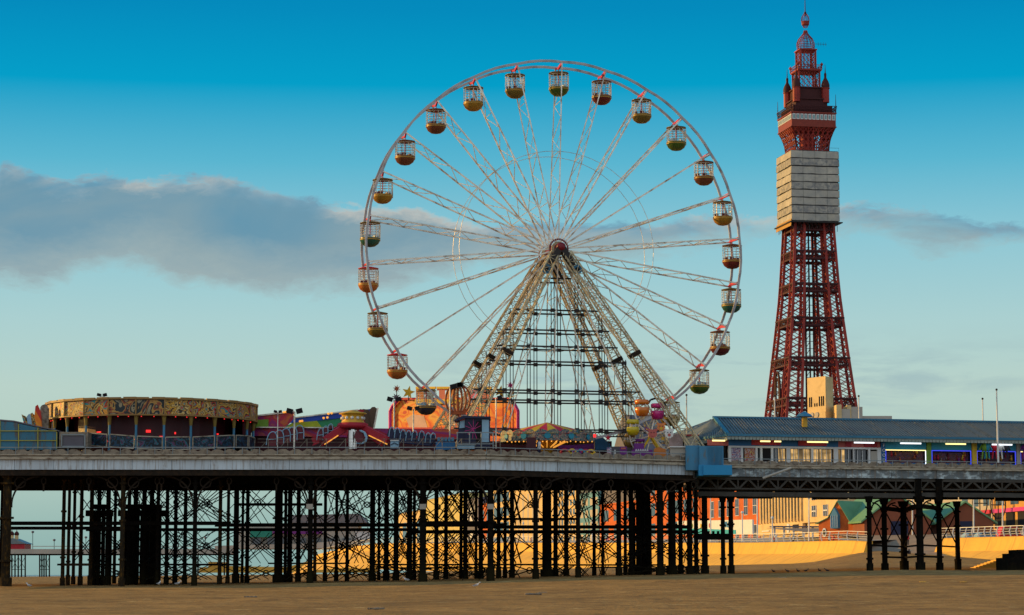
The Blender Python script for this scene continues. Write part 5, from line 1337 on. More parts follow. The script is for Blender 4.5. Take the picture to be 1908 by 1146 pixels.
# ------------------------------------------------------------------ waltzer
WZY = 193.8
wz = P(283, 835, WZY); wz.z = DK; RZ = 8.55; NS = 24
wal = thing('waltzer_ride', wz, 'large round covered fairground ride with a golden scrollwork frieze and dark interior', 'fairground ride')
zfen = P(283, 832, 185.3).z; zt_ = P(283, 741, 185.3).z; zb_ = P(283, 773.5, 185.3).z
ang = lambda i: -math.pi/2+2*math.pi*(i)/NS
def wzp(i, r, z): a = ang(i); return Vector((wz.x+r*math.cos(a), wz.y+r*math.sin(a), z))
for i in range(NS):
    m = MB(); th = .12
    a0, a1 = wzp(i, RZ, 0), wzp(i+1, RZ, 0); b0_, b1_ = wzp(i, RZ-th, 0), wzp(i+1, RZ-th, 0)
    m.hexa([Z(a0,zb_+.1), Z(a1,zb_+.1), Z(b1_,zb_+.1), Z(b0_,zb_+.1)], [Z(a0,zt_-.15), Z(a1,zt_-.15), Z(b1_,zt_-.15), Z(b0_,zt_-.15)])
    m.build('frieze_panel', M['scroll2'] if i in (0, NS-1) else M['scroll'], wal)
m = MB()
for i in range(NS):
    a0, a1 = wzp(i, RZ+.05, 0), wzp(i+1, RZ+.05, 0)
    m.bar(Z(a0,zb_+.03), Z(a1,zb_+.03), .14, .1); m.bar(Z(a0,zt_-.07), Z(a1,zt_-.07), .18, .1)
    m.bar(Z(a0,zt_), Z(a0.lerp(a1,.45),zt_), .2, .1); m.bar(Z(a0.lerp(a1,.55),zt_+.02), Z(a1,zt_+.02), .2, .1)
    m.bar(Z(a0,zb_), Z(a0,zt_), .1)
m.build('frieze_trim', mat('brown_gold_trim', (.30,.17,.05), .5), wal)
m = MB(); m.lathe((wz.x,wz.y,0), [(RZ-.1,zt_-.1),(RZ*.5,zt_-.05),(.1,zt_)], NS, False); m.build('canopy', M['slate'], wal)
for i in range(NS):
    q = wzp(i, RZ-.25, 0); m = MB(); m.tube(Z(q,DK), Z(q,zb_-.75), .1, 8); m.build('column', M['bluebox'], wal)
    m = MB(); m.tube(Z(q,zb_-.75), Z(q,zb_), .11, 8, .2); m.build('column_cap', M['capgold'], wal)
for i in range(NS):
    if ang(i+.5) % (2*math.pi) < math.pi and 0 < (ang(i+.5)) < math.pi: continue
    q0_, q1_ = wzp(i+.06, RZ-.1, 0), wzp(i+.94, RZ-.1, 0); und = lambda j: .28*math.cos((j-1)*2*math.pi/8)
    h0, h1 = -und(i)*.8, -und(i+1)*.8; base = zfen; m = MB()
    m.hexa([Z(q0_,base+h0), Z(q1_,base+h1), Z(q1_,base+h1)+Vector((0,.08,0)), Z(q0_,base+h0)+Vector((0,.08,0))], [Z(q0_,base+.95+h0), Z(q1_,base+.95+h1), Z(q1_,base+.95+h1)+Vector((0,.08,0)), Z(q0_,base+.95+h0)+Vector((0,.08,0))])
    po = m.build('painted_fence', M['rail_art'], wal)
    m = MB(); e_ = Vector((0,-.03,0)); m.bar(Z(q0_,base+.98+h0)+e_, Z(q1_,base+.98+h1)+e_, .08); m.bar(Z(q0_,base+h0)+e_, Z(q1_,base+h1)+e_, .08); m.bar(Z(q0_,base+h0)+e_, Z(q0_,base+.98+h0)+e_, .06); m.bar(Z(q1_,base+h1)+e_, Z(q1_,base+.98+h1)+e_, .06); m.build('fence_frame', M['ledge'], po)
m = MB(); m.lathe((wz.x,wz.y,0), [(RZ-.45,DK),(RZ-.45,zb_+.4)], NS, False, R(-18), R(198)); m.build('back_wall', M['maroon'], wal)
m = MB(); m.lathe((wz.x,wz.y,0), [(RZ-2.2,DK),(RZ-2.2,zb_+.4)], NS, False); m.build('inner_screen', M['maroon'], wal)
for k in range(16):
    m = MB(); a = R(200+k*9.5); q = Vector((wz.x+(RZ-2.1)*math.cos(a), wz.y+(RZ-2.1)*math.sin(a), DK+rnd.uniform(.9,2.3))); m.box(q, (rnd.uniform(.1,.45),.06,rnd.uniform(.05,.22)), a+math.pi/2); m.build('red_light', M['neonred'], wal)
for k in range(27): m = MB(); a = R(192+k*6.2+rnd.uniform(-1,1)); q = Vector((wz.x+(RZ-.3)*math.cos(a), wz.y+(RZ-.3)*math.sin(a), zb_-.08)); m.sphere(q, .045, 4); m.build('bulb', M['neonred'], wal)
def floodlight(px, py, Y_, yb, label, s=1.0, both=True):
    g = P(px, yb, Y_); t_ = P(px, py, Y_); t_.x = g.x; r_ = thing('floodlight', g, label, 'floodlight', 'floodlights on the pier')
    m = MB(); m.tube(g, t_, .07*s, 8); m.build('pole', M['steel'], r_)
    for sx in ((-1, 1) if both else (1,)):
        m = MB(); m.box(t_+Vector((sx*.38*s,0,.05)), (.5*s,.3,.38*s), M=Matrix.Rotation(R(-15*sx), 3, 'Y')); m.build('lamp_head', M['dark'], r_)
floodlight(190, 737, 186, 741, 'tiny twin floodlight on top of the round ride', .6)
floodlight(548, 767, 186, 836, 'twin black floodlight on a pale post before the crimson ride wall'); 
floodlight(517, 768, 187, 836, 'pale post with small lamp left of the twin floodlight', .5)
floodlight(838, 722, 187, 836, 'floodlight on a tall post in front of the big wheel left legs', .8, False)
floodlight(924, 742, 187, 836, 'floodlight on a post right of the ticket booth', .8, False)
floodlight(734, 745, 190, 830, 'black floodlight by the left edge of the fun house', .9)
floodlight(770, 762, 189, 830, 'pale lamp head on a post before the mural of the fun house', .8)
# left shed, cabinet and fan-shaped boards
sh = thing('blue_shed', P(0,835,184.5), 'blue corrugated shed with yellow frame lines and a sloping roof at the left end', 'shed')
Ys = 184.6; p = lambda x, y: P(x, y, Ys)
m = MB(); m.prism([p(-40,838), p(106,838), p(106,805), p(25,787), p(-40,782)], (0,4,0)); m.build('wall', mat('shed_blue_sheet', (.045,.17,.26), .6, 0, .2, .7, (.10,.10,.10), .45, .05, stretch=(1.5,1,.35)), sh)
m = MB(); m.prism([p(-42,781), p(25,786), p(110,804), p(110,802), p(26,783.5), p(-42,778)], (0,4.2,0)); m.build('roof', M['slate'], sh)
m = MB()
for x, y0 in ((0.5,784),(35,790),(71,797),(106,805)): m.bar(p(x,836)-Vector((0,.06,0)), p(x,y0)-Vector((0,.06,0)), .07)
for y_ in (803,821): m.bar(p(-40,y_)-Vector((0,.068,0)), p(106,y_)-Vector((0,.068,0)), .066)
m.build('frame', mat('dull_yellow_frame', (.35,.32,.05), .6), sh)
cbn = thing('grey_cabinet', P(112,835,184.5), 'weathered grey display cabinet with a framed panel between shed and round ride', 'cabinet')
m = MB(); pb(m, 110, 805, 164, 835, 184.6, 1.6); m.build('body', M['bench'], cbn); m = MB(); pb(m, 117, 812, 156, 831, 184.5, .3); m.build('panel', M['slate'], cbn)
m = MB()
for a, c in (((115,810),(158,810)),((115,832),(158,832)),((115,810),(115,832)),((158,810),(158,832))): m.bar(P(a[0],a[1],184.45), P(c[0],c[1],184.45), .09)
m.build('panel_frame', M['railpaint'], cbn)
fb = thing('fan_boards', P(70,800,189), 'upright feather-shaped painted ride boards with studded edges left of the round ride', 'ride boards')
for pts, mm in (([(40,772),(46,795),(58,795),(57,787),(48,776)],'scroll'),([(50,776),(54,771),(57,773),(60,795),(52,795)],'bluewhite'),([(56,771),(60,769),(66,776),(71,796),(60,796)],'scroll'),([(66,757),(70,754),(76,768),(78,797),(68,797),(64,775)],'flames'),([(75,759),(78,755),(84,753),(88,756),(91,762),(90,797),(78,797),(75,775)],'rustoct')):
    m = MB(); m.pprism(pts, 189+rnd.random()*.5, .15); m.build('board', M[mm] if mm != 'rustoct' else M['bench'], fb)

# ------------------------------------------------------------------ miami-type ride wall (rainbow boards)
rw_ = thing('painted_ride_wall', P(480,835,196), 'long rainbow-sprayed fairground wall in crimson, blue and green with shell end boards', 'ride backdrop')
for pts, Y_, mm in (([(470,856),(470,812),(870,818),(870,856)],197.3,'maroon'),([(470,797),(470,783),(500,781),(500,797)],196.05,'green'),([(534,796),(546,788),(590,783.5),(600,797)],196.02,'lime'),([(470,776),(548,767),(550,778),(532,796),(470,797)],196.2,'rainbow_red'),([(548,779),(690,762),(690,772),(600,783),(540,788)],196,'rainbow_blue'),([(530,796),(545,787.5),(600,782.5),(690,771.5),(690,797)],196.1,'rainbow_green'),
    ([(470,797),(690,798),(870,800),(870,818),(470,812)],196.4,'rainbow_red'),([(668,770),(676,762),(684,763),(688,797),(668,797)],195.6,'maroon'),([(684,797),(677,775),(677,767),(681,762.5),(686,763),(689,768),(694,797)],195.4,'shell'),([(692,797),(688,772),(689,763),(693,758.5),(698,758),(702,761),(703,768),(697,797)],195.2,'shell'),([(668,784),(663,772),(666,765),(672,762),(678,764),(681,770),(688,797)],195.55,'crimson')):
    m = MB(); m.pprism(pts, Y_, .25); m.build('board', M[mm], rw_)
m = MB(); a = P(478,796,195.9); c = P(640,797,195.9); m.bar(a, c, .08); m.bar(P(470,775.5,196.1), P(548,766.5,196.1), .12); m.bar(P(548,778.5,195.9), P(668,763.5,195.9), .1); m.bar(P(704,760,195.1), P(697,797,195.1), .12); m.build('trim', M['steel'], rw_)
for x, y in ((559,785),(563,784.5),(603,779),(610,778),(612,771),(618,770),(529,768),(533,767.6)): m = MB(); m.sphere(P(x,y,195.8), .1, 5); m.build('bulb', M['bulbs'], rw_)

# ------------------------------------------------------------------ spider ride with hoop seats
sp = P(657, 836, 189); sp.z = DK
sr = thing('spider_ride', sp, 'red fairground ride with a gold drum top, chrome mast and sloping arms carrying hoop seats', 'fairground ride')
Zp = lambda y: P(657, y, 189).z
c0 = Vector((sp.x, sp.y, 0))
m = MB(); m.lathe(c0, [(.02,Zp(764)),(.35,Zp(765)),(.5,Zp(767)),(1.1,Zp(770)),(1.13,Zp(771.5)),(.9,Zp(772.5)),(.88,Zp(774))], 24); m.build('drum_roof', M['gold'], sr)
m = MB(); m.lathe(c0, [(.92,Zp(773)),(.86,Zp(775)),(.86,Zp(784)),(.95,Zp(787)),(.98,Zp(789))], 20); dr = m.build('drum', M['gold'], sr)
for i in range(12):
    a = 2*math.pi*i/12; q = Vector((sp.x+.86*math.cos(a), sp.y+.86*math.sin(a), Zp(779.5))); m = MB(); m.sphere(q, .14, 6); m.build('porthole', M['white'], dr)
m = MB(); m.lathe(c0, [(1.0,Zp(788)),(1.22,Zp(789.5)),(1.25,Zp(796)),(1.1,Zp(799)),(.6,Zp(800))], 20); m.build('crown', M['crimson'], sr)
m = MB(); m.lathe(c0, [(.27,Zp(799)),(.27,Zp(836))], 16); 
for i in range(8): a = 2*math.pi*i/8; m.tube(c0+Vector((.27*math.cos(a),.27*math.sin(a),Zp(802))), c0+Vector((.27*math.cos(a),.27*math.sin(a),Zp(836))), .045, 6)
m.build('mast', M['chrome'], sr)
for ang_, rch in ((180,3.2),(215,2.6),(330,3.3),(0,3.4),(40,3.0),(100,3.0),(150,3.0)):
    a = R(ang_); dv = Vector((math.cos(a), math.sin(a)*.9, 0)); p0 = c0+dv*.8; p0.z = Zp(797); p1 = c0+dv*rch; p1.z = Zp(823)
    m = MB(); m.bar(p0, p1, .3, .6); ao = m.build('arm', M['crimson'], sr); m = MB(); m.bar(p0.lerp(p1,.3)-up*.33-Vector((0,.2,0)), p1-up*.3-Vector((0,.2,0)), .06, .07); m.build('light_strip', M['bulbs'] if ang_ in (215,330) else M['red'], ao)
def hoops(x0, x1, y0, y1, n_, hgt, tilt, par, mat_, Y_, w=.42):
    for i in range(n_):
        f = i/(n_-1); q = P(x0+(x1-x0)*f, y0+(y1-y0)*f, Y_+.15*i)
        m = MB(); pr = [q+Vector((-w*math.cos(t)+tilt*(math.sin(t)), 0, hgt*math.sin(t)**.7)) for t in [math.pi*k/10 for k in range(11)]]
        m.path(pr, .042, 5); m.bar(q+Vector((-w+.06+tilt*.3,0,hgt*.4)), q+Vector((w*.8+tilt*.3,0,hgt*.45)), .05)
        m.build('restraint_hoop', mat_, par)
        m = MB(); m.box(q+Vector((.08+tilt*.4,.2,hgt*.40)), (w*1.5,.3,hgt*.95), M=Matrix.Rotation(tilt*.5, 3, 'Y')); m.build('seat', M['seatred'], par)
g1_ = thing('seat_gondola', P(510,832,187.5), 'row of dark red seats with pale blue hoops left of the spider ride', 'ride seats', 'seat rows of the spider ride')
hoops(506, 556, 829, 817, 5, 1.05, .1, g1_, M['bluewhite'], 187.5)
g2_ = thing('seat_gondola', P(600,832,188.5), 'short row of pale blue hoop seats just left of the spider ride mast', 'ride seats', 'seat rows of the spider ride')
hoops(596, 614, 820, 812, 3, .95, .1, g2_, M['bluewhite'], 188.5, .25)
g3_ = thing('seat_gondola', P(680,832,188), 'curled pale blue seat hoop right beside the chrome mast', 'ride seats', 'seat rows of the spider ride')
m = MB()
for o in (0, .12): m.path([P(670+o*20,802,188), P(678+o*20,806,188), P(682+o*16,815,188), P(680+o*14,823,188), P(674,826.5,188), P(664,826,188)], .06, 6)
m.build('restraint_hoop', M['bluewhite'], g3_); m = MB(); m.pprism([(662,803),(672,803),(679,812),(676,822),(665,825),(660,815)], 188.2, .3); m.build('seat', M['seatred'], g3_)
g4_ = thing('seat_gondola', P(770,832,188), 'long row of dark blue ride seats with pale hoops right of the spider ride', 'ride seats', 'seat rows of the spider ride')
for i in range(8):
    x = 726+i*11.2; x += rnd.uniform(-1.5,1.5); y = 804+i*1.5+rnd.uniform(-1.5,1.5); m = MB(); q = P(x, y, 188+.05*i); m.box(q-up*.25, (.46,.35,.9), M=Matrix.Rotation(R(rnd.uniform(10,26)), 3, 'Y')); so_ = m.build('seat', M['navy'], g4_)
    m = MB(); m.path([q+Vector((-.1,-.2,-.5)), q+Vector((-.02,-.25,.1)), q+Vector((.12,-.25,.32)), q+Vector((.3,-.25,.2)), q+Vector((.34,-.22,-.1))], .038, 5); m.build('hoop', M['bluewhite'], so_)
m = MB(); m.path([P(728,822,187.8), P(760,826,187.8), P(800,830,187.8), P(808,822,187.8), P(806,812,187.8)], .06, 6); m.bar(P(722,815,188.4), P(812,824,188.4), .3, .3); m.build('frame', M['navy'], g4_)
kb = thing('white_blue_kiosk', P(734,835,185), 'small pale blue box with a chevron on the deck edge below the dark blue seats', 'box')
m = MB(); pb(m, 727.5, 821, 742.5, 835, 184.8, 1); m.build('body', M['bluewhite'], kb); m = MB(); pb(m, 727, 819.8, 743, 821.3, 184.7, 1.2); m.build('lid', M['white'], kb); m = MB(); m.bar(P(728,829,184.75), P(735,825,184.75), .05); m.bar(P(735,825,184.75), P(742,829,184.75), .05); m.build('chevron', M['navy'], kb)
# wire fence on the deck
fe = thing('deck_fence', P(480,835,185.2), 'low steel pipe fence with diagonal stays in front of the rides', 'fence')
m = MB(); m.bar(P(480,818,185.2), P(940,818,185.2), .025); m.bar(P(480,824,185.2), P(940,824,185.2), .02); m.build('rail', M['bench'], fe)
for x in range(500, 940, 36):
    m = MB(); m.tube(P(x,836,185.2), P(x,817,185.2), .03, 6); m.tube(P(x,818,185.2), P(x-14,834,185.2), .02, 4); m.build('post', M['bench'], fe)

# ------------------------------------------------------------------ fun house with flame mural, stars and lettering blocks
def YHf(px, o=0): return 217.5-(px-725)/242*10.5+o
YH = 212
fh = thing('fun_house', P(725,835,YHf(725)+.4), 'fun house front painted with orange flames, red lit edge arches and block letters on top', 'fun house')
m = MB(); m.pprism([(726,836),(726,764),(732,752),(741,744),(765,743),(952,743),(962,755),(967,766),(967,836)], lambda x: YHf(x, 0), 5); m.build('facade', M['flames'], fh)
m = MB(); m.pprism([(862,800),(862,746),(905,747),(905,800)], lambda x: YHf(x, -.12), .1); m.build('mural_panel', M['flames2'], fh)
m = MB(); m.pprism([(830,800),(818,770),(822,756),(850,749),(862,752),(862,800)], lambda x: YHf(x, -.14), .1); m.build('mural_panel', M['flames2'], fh)
m = MB(); m.pprism([(763,798),(757,780),(770,772),(790,775),(797,798)], lambda x: YHf(x, -.13), .1); m.build('mural_figure', mat('pale_mural_figure', (.62,.38,.28), .5, 0, .2, 1), fh)
m = MB(); m.path([P(727,800,YHf(727,-.3)), P(727,766,YHf(727,-.3)), P(731,757,YHf(731,-.3)), P(741,746,YHf(741,-.3))], .16, 8); m.path([P(965,800,YHf(965,-.3)), P(965,766,YHf(965,-.3)), P(958,752,YHf(958,-.3)), P(950,744,YHf(950,-.3))], .16, 8); m.build('edge_arch', M['pink'], fh)
m = MB(); m.bar(P(741,743,YHf(741,-.1)), P(952,743,YHf(952,-.1)), .2); m.bar(P(726,799,YHf(726,-.2)), P(967,799,YHf(967,-.2)), .15, .25); m.build('trim', M['red'], fh)
for pts, mm in (([(775,745),(775,722),(790,722),(790,745)],'wood_orange'),([(791,745),(796,722),(812,722),(806,745)],'bluebox'),([(818,745),(818,727),(814,727),(814,721),(833,721),(833,727),(829,727),(829,745)],'salmon'),([(833,745),(833,721),(854,721),(854,745)],'wood_orange'),([(872,745),(872,724),(890,720),(890,745)],'pink'),([(893,742),(893,720),(916,720),(916,742)],'salmon')):
    m = MB(); m.pprism(pts, lambda x: YHf(x, -.4), .4); bo = m.build('block_letter', M[mm], fh)
    xs = [q[0] for q in pts]; m = MB(); a, c = P(min(xs),722.5,YHf(min(xs))-.5), P(max(xs),722.5,YHf(max(xs))-.5); m.bar(a, c, .1, .2); m.build('letter_top', M['yellow'], bo)
m = MB(); m.pprism([(773,752),(773,744),(860,744),(860,752)], lambda x: YHf(x,-.55), .4); m.build('sign_base', M['yellow'], fh)
def star(m, c, r, n_=5, th=.15, rot=0):
    pts = [c+Vector((rr*math.sin(a), 0, rr*math.cos(a))) for i in range(2*n_) for rr, a in [((r if i % 2 == 0 else r*.42), rot+math.pi*i/n_)]]
    m.prism(pts, (0,th,0))
for x, y, r_, nn, mm, lab in ((761,731,.62,5,'yellow','big yellow five-pointed star sign above the left of the fun house'),(739,724,.36,8,'rustoct','small red-brown burst sign above the left star'),(738,740,.42,8,'slate','dark grey burst sign below the red-brown one'),(932,729,.55,5,'yellow','yellow star sign above the right of the fun house'),(951,718,.34,8,'pink','pink burst sign above the right of the fun house'),(950,737,.38,8,'copper','greenish burst sign below the pink one')):
    q = P(x, y, YHf(x)-.5); s_ = thing('star_sign', q, lab, 'sign', 'star signs above the fun house'); m = MB(); star(m, q, r_, nn, .15, R(12)); m.build('star', M[mm], s_)
    m = MB(); m.tube(q+Vector((0,.2,-r_*.3)), P(x,746,YHf(x)-.3), .035, 6); m.build('stalk', M['bar_dark'], s_)

# rusty octopus-like arms
oc = thing('rusty_loop_ride', P(853,772,192), 'folded rusty red ride arms bunched upright beside the big wheel legs', 'fairground ride')
for i in range(7):
    f = -1+2*i/6; m = MB(); q = P(853+f*4, 770, 192+.3*abs(f)); pr = [q+Vector((f*.72*math.sin(t)+f*.1, 0, 2.0*(1-math.cos(t))/2*1.12)) for t in [math.pi*k/10 for k in range(11)]]; m.path(pr, .085, 6); m.build('arm', M['rustoct'], oc)
m = MB(); m.tube(P(853,775,192), P(853,748,192), .13, 8); m.box(P(853,769,192), (1.3,.5,.3)); m.build('mast', M['rustoct'], oc)
m = MB(); m.box(P(850,719,192), (1.0,.4,.4), M=Matrix.Rotation(R(-15),3,'Y')); m.box(P(858,717,192), (.5,.4,.35)); m.build('head_box', M['bar_dark'], oc)

# ticket booth
tb = thing('ticket_booth', P(855,835,187), 'navy ticket booth with pink ray artwork, angled window and pale door', 'booth')
m = MB(); m.pprism([(852,836),(855,783),(867,779),(867,836)], 187, 1.5); m.pprism([(866.5,836),(866.5,778),(913,779),(913,836)], 186.8, 2.2); m.build('wall', M['navy'], tb)
m = MB(); m.pprism([(846,783),(862,774.5),(914,776),(914,780),(866,779),(852,784)], 186.5, 2.8); m.build('roof', M['navy'], tb)
m = MB(); m.pprism([(856,798),(857,785),(866,783),(866,797)], 186.9, .12); m.build('window', M['bluewhite'], tb)
m = MB(); m.pprism([(856,784.5),(857,781),(867,779.5),(866,783)], 186.85, .1); m.build('blind', M['salmon'], tb)
m = MB()
for i in range(9): a = R(20+i*35); q = P(882,800,186.75); m.bar(q, q+Vector((math.cos(a)*rnd.uniform(.4,.75), 0, math.sin(a)*rnd.uniform(.5,.9))), .03)
m.build('pink_rays', M['pink'], tb)
m = MB(); pb(m, 887, 784, 898, 824, 186.75, .05); m.build('doorway', M['dark'], tb); m = MB(); pb(m, 898, 782, 911, 824, 186.7, .08); m.build('door', M['bluewhite'], tb)
br = thing('booth_railing', P(850,830,186), 'pale pipe railing around the ticket booth platform', 'railing')
m = MB(); m.bar(P(852,806,186), P(920,806,186), .07); m.bar(P(852,827,186), P(920,827,186), .07); m.build('rail', M['railpaint'], br)
for x in (852,875,897,919): m = MB(); m.tube(P(x,836,186), P(x,805,186), .05, 6); m.build('post', M['railpaint'], br)
dbx = thing('deck_plinth_box', P(852,835,184.5), 'long pale grey box on the deck edge below the ticket booth', 'box'); m = MB(); pb(m, 852, 829, 884, 836, 184.4, .8); m.build('body', M['bluewhite'], dbx); m = MB(); pb(m, 851, 828, 885, 829.3, 184.3, 1); m.build('lid', M['railpaint'], dbx)
blu = thing('blue_control_unit', P(825,835,186.5), 'low blue machinery housing left of the ticket booth', 'machine'); m = MB(); pb(m, 812, 823, 848, 838, 186.4, 2); m.build('housing', M['arcblue'], blu)
for i in range(5): m = MB(); pb(m, 815+i*6.5, 815, 820+i*6.5, 822, 186.3, .3); m.build('gauge_panel', M['bluebox'], blu)

# ------------------------------------------------------------------ carousel
ca = P(1019, 850, 194.5); ca.z = DK; RC = 3.95
cr = thing('carousel', ca, 'small carousel with a red and yellow striped conical roof and teal painted frieze', 'carousel')
zc = lambda y: P(1019, y, 194.5).z
c0 = Vector((ca.x, ca.y, 0)); NSC = 24
for i in range(NSC):
    a0, a1 = 2*math.pi*i/NSC, 2*math.pi*(i+1)/NSC; m = MB(); r_ = 2.2
    m.add([c0+up*zc(787), c0+Vector((r_*math.cos(a0),r_*math.sin(a0),zc(799))), c0+Vector((r_*math.cos(a1),r_*math.sin(a1),zc(799))), c0+Vector((RC*math.cos(a0),RC*math.sin(a0),zc(812))), c0+Vector((RC*math.cos(a1),RC*math.sin(a1),zc(812)))], [(0,1,2),(1,3,4,2)])
    m.build('roof_stripe', M['red'] if i % 2 else M['yellow'], cr)
for i in range(12):
    m = MB(); a0, a1 = R(15)+2*math.pi*i/12, R(15)+2*math.pi*(i+1)/12; p0, p1 = c0+Vector((RC*math.cos(a0),RC*math.sin(a0),0)), c0+Vector((RC*math.cos(a1),RC*math.sin(a1),0)); zb2, zt2_ = P(1019,820,190.6).z, P(1019,804.5,190.6).z
    pts = [Z(p0,zb2), Z(p1,zb2), Z(p1,zt2_)]+[Z(p1.lerp(p0,f),zt2_+.2*abs(math.sin(f*math.pi*2))+.06) for f in [j/10 for j in range(1,10)]]+[Z(p0,zt2_)]
    m.prism(pts, (0,.1,0)); po = m.build('frieze_panel', M['carousel_art'], cr)
    m = MB(); qq = p0.lerp(p1,.5); nrm = (qq-c0); nrm.z = 0; nrm.normalize(); qq.z = (zb2+zt2_)/2+.05
    if nrm.y < -.2: m.tube(qq+nrm*.02, qq+nrm*.08, .26, 14); m.build('medallion', M['arcteal'], po)
m = MB(); m.lathe(c0, [(.5,DK),(.5,zc(825)),(1.6,zc(816)),(1.6,zc(815))], 16); m.build('centre_drum', M['gold'], cr)
for i in range(12):
    a = 2*math.pi*i/12; m = MB(); p0 = c0+Vector((.6*math.cos(a),.6*math.sin(a),zc(834))); p1 = c0+Vector((1.9*math.cos(a),1.9*math.sin(a),zc(820))); m.bar(p0, p1, .07); m.build('light_rib', M['bulbs'], cr)
m = MB(); m.lathe(c0, [(.1,DK+.3),(RC-.3,DK+.3),(RC-.3,DK+.1)], 24); m.lathe(c0, [(RC-.1,zc(820)),(2.0,zc(823)),(.5,zc(821))], 24); m.build('platform', M['maroon'], cr)
pn = MB(); pb(pn, 981, 815, 999, 838, 186.5, .4); tag(pn.build('maroon_screen', M['maroon']), 'plain maroon panel standing in front of the carousel left side', 'screen')
# long low dark ride hall behind the carousel
dh = thing('dodgem_hall', P(1050,845,206), 'low dark hall with purple cars and amber bulbs behind the carousel', 'ride hall')
m = MB(); pb(m, 912, 822, 1140, 850, 205, 5); m.build('wall', M['maroon'], dh); m = MB(); pb(m, 1040, 826, 1110, 838, 204.8, .2); m.build('painted_panel', M['purple'], dh)
for i in range(22): m = MB(); m.sphere(P(945+i*7.5+rnd.uniform(-2,2), 823+rnd.uniform(-1,1), 190), .06, 4); m.build('bulb', M['bulbs'], dh)
m = MB(); m.pprism([(1108,838),(1108,815),(1120,812),(1136,826),(1139,838)], 204, 3); m.build('end_gable', M['arcblue'], dh)
for i, (x, mm, cn) in enumerate(((1052,'crimson','crimson'),(1066,'yellow','bright yellow'),(1075,'purple','purple'),(1082,'neonblue','blue'),(1091,'crimson','red'),(1101,'yellow','yellow'))):
    yy = 841+ (x-1050)*.03; q = P(x, yy+3, 188.8); d_ = thing('child_ride_car', q, ['crimson child ride car left of the brightest yellow one','bright yellow curved child ride car near the carousel','small purple child ride car','small blue child ride car','red child ride car left of the rightmost one','yellow curved child ride car, rightmost of the row'][i], 'ride car', 'child ride cars by the parapet')
    m = MB(); pr = [q+Vector((.32*math.cos(t),0,.3*math.sin(t))) for t in [math.pi*k/8 for k in range(9)]]; m.path(pr, .09, 6); m.build('hood', M[mm] if mm != 'neonblue' else M['arcteal'], d_); m = MB(); m.box(q-up*.12+Vector((0,.3,0)), (.75,.9,.35)); m.build('tub', M[mm] if mm != 'neonblue' else M['arcblue'], d_)
rs = P(1133,816,200); sg = thing('red_star_sign', rs, 'small red star on a thin post right of the carousel', 'sign'); m = MB(); star(m, rs, .3); m.build('star', M['red'], sg); m = MB(); m.tube(rs-up*.2, rs-up*1.6, .03, 5); m.build('stalk', M['bar_dark'], sg)
rb_ = P(1108,812,189); sg = thing('red_sign_box', rb_, 'small square red light box at the carousel right edge', 'sign'); m = MB(); m.box(rb_, (.22,.2,.25)); m.build('box', M['neonred'], sg); m = MB(); m.tube(rb_-up*.15, rb_-up*1.8, .04, 6); m.build('stalk', M['bar_dark'], sg)
ps = thing('purple_poster_board', P(1160,848,193), 'purple poster board between the carousel and children\'s wheel', 'sign'); m = MB(); pb(m, 1155, 832, 1168, 847, 192, .15); m.build('board', M['purple'], ps); m = MB(); pb(m, 1157, 834, 1166, 837, 191.95, .04); m.build('print', M['salmon'], ps)
ps = thing('white_poster_board', P(1136,848,193), 'narrow white notice board right of the carousel', 'sign'); m = MB(); pb(m, 1131, 834, 1139, 849, 192.3, .15); m.build('board', M['poster'], ps); m = MB(); pb(m, 1145, 838, 1147, 849, 192.3, .15); m.build('post', M['white'], ps)
gw = thing('grey_wall_panel', P(1150,845,197), 'dark grey hoarding behind the poster boards', 'wall'); m = MB(); pb(m, 1138, 832, 1185, 852, 196.5, .3); m.build('panel', M['slate'], gw)

# ------------------------------------------------------------------ children's wheel
KY = 195.5
kwc = P(1212, 812, KY)
kw = thing('childrens_wheel', Z(kwc, DK), 'small children\'s wheel frame with a purple base and orange step boards', 'fairground ride')
m = MB()
for o in (-.5, .5):
    pr = [kwc+Vector((1.75*math.cos(2*math.pi*i/20), o, 1.75*math.sin(2*math.pi*i/20))) for i in range(21)]; m.path(pr, .05, 5)
    for i in range(6): a = 2*math.pi*i/6+.3; m.bar(kwc+Vector((0,o,0)), kwc+Vector((1.75*math.cos(a),o,1.75*math.sin(a))), .07)
m.build('wheel_frame', M['steel'], kw)
m = MB()
for o in (-.8, .8):
    for s in (-1,1): m.bar(kwc+Vector((0,o,0)), Vector((kwc.x+s*1.4,kwc.y+o,DK)), .14)
m.tube(kwc+Vector((0,-.9,0)), kwc+Vector((0,.9,0)), .18, 10); m.build('stand', M['yellow'], kw)
m = MB(); pb(m, 1178, 838, 1216, 850, 193.2, 2); pb(m, 1182, 826, 1200, 838.5, 193.6, 1.5); m.build('base', M['purple'], kw)
for i in range(6): m = MB(); x = 1184+i*4.2; m.bar(P(x,841,193.1), P(x+1.6,836.5,193.1), .05); m.bar(P(x+1.6,836.5,193.1), P(x+2.6,841,193.1), .05); m.build('letter_mark', M['white'], kw)
m = MB(); m.pprism([(1217,851),(1219,836),(1228,833),(1240,837),(1242,851)], 193, .5); m.build('step_board', M['wood_orange'], kw)
m = MB(); pr = [P(1208,752,195), P(1212,745,195), P(1222,742,195), P(1233,745,195), P(1241,756,195), P(1247,772,195), P(1256,800,195)]; m.path(pr, .09, 6); m.build('guard_arc', M['bar_dark'], kw)
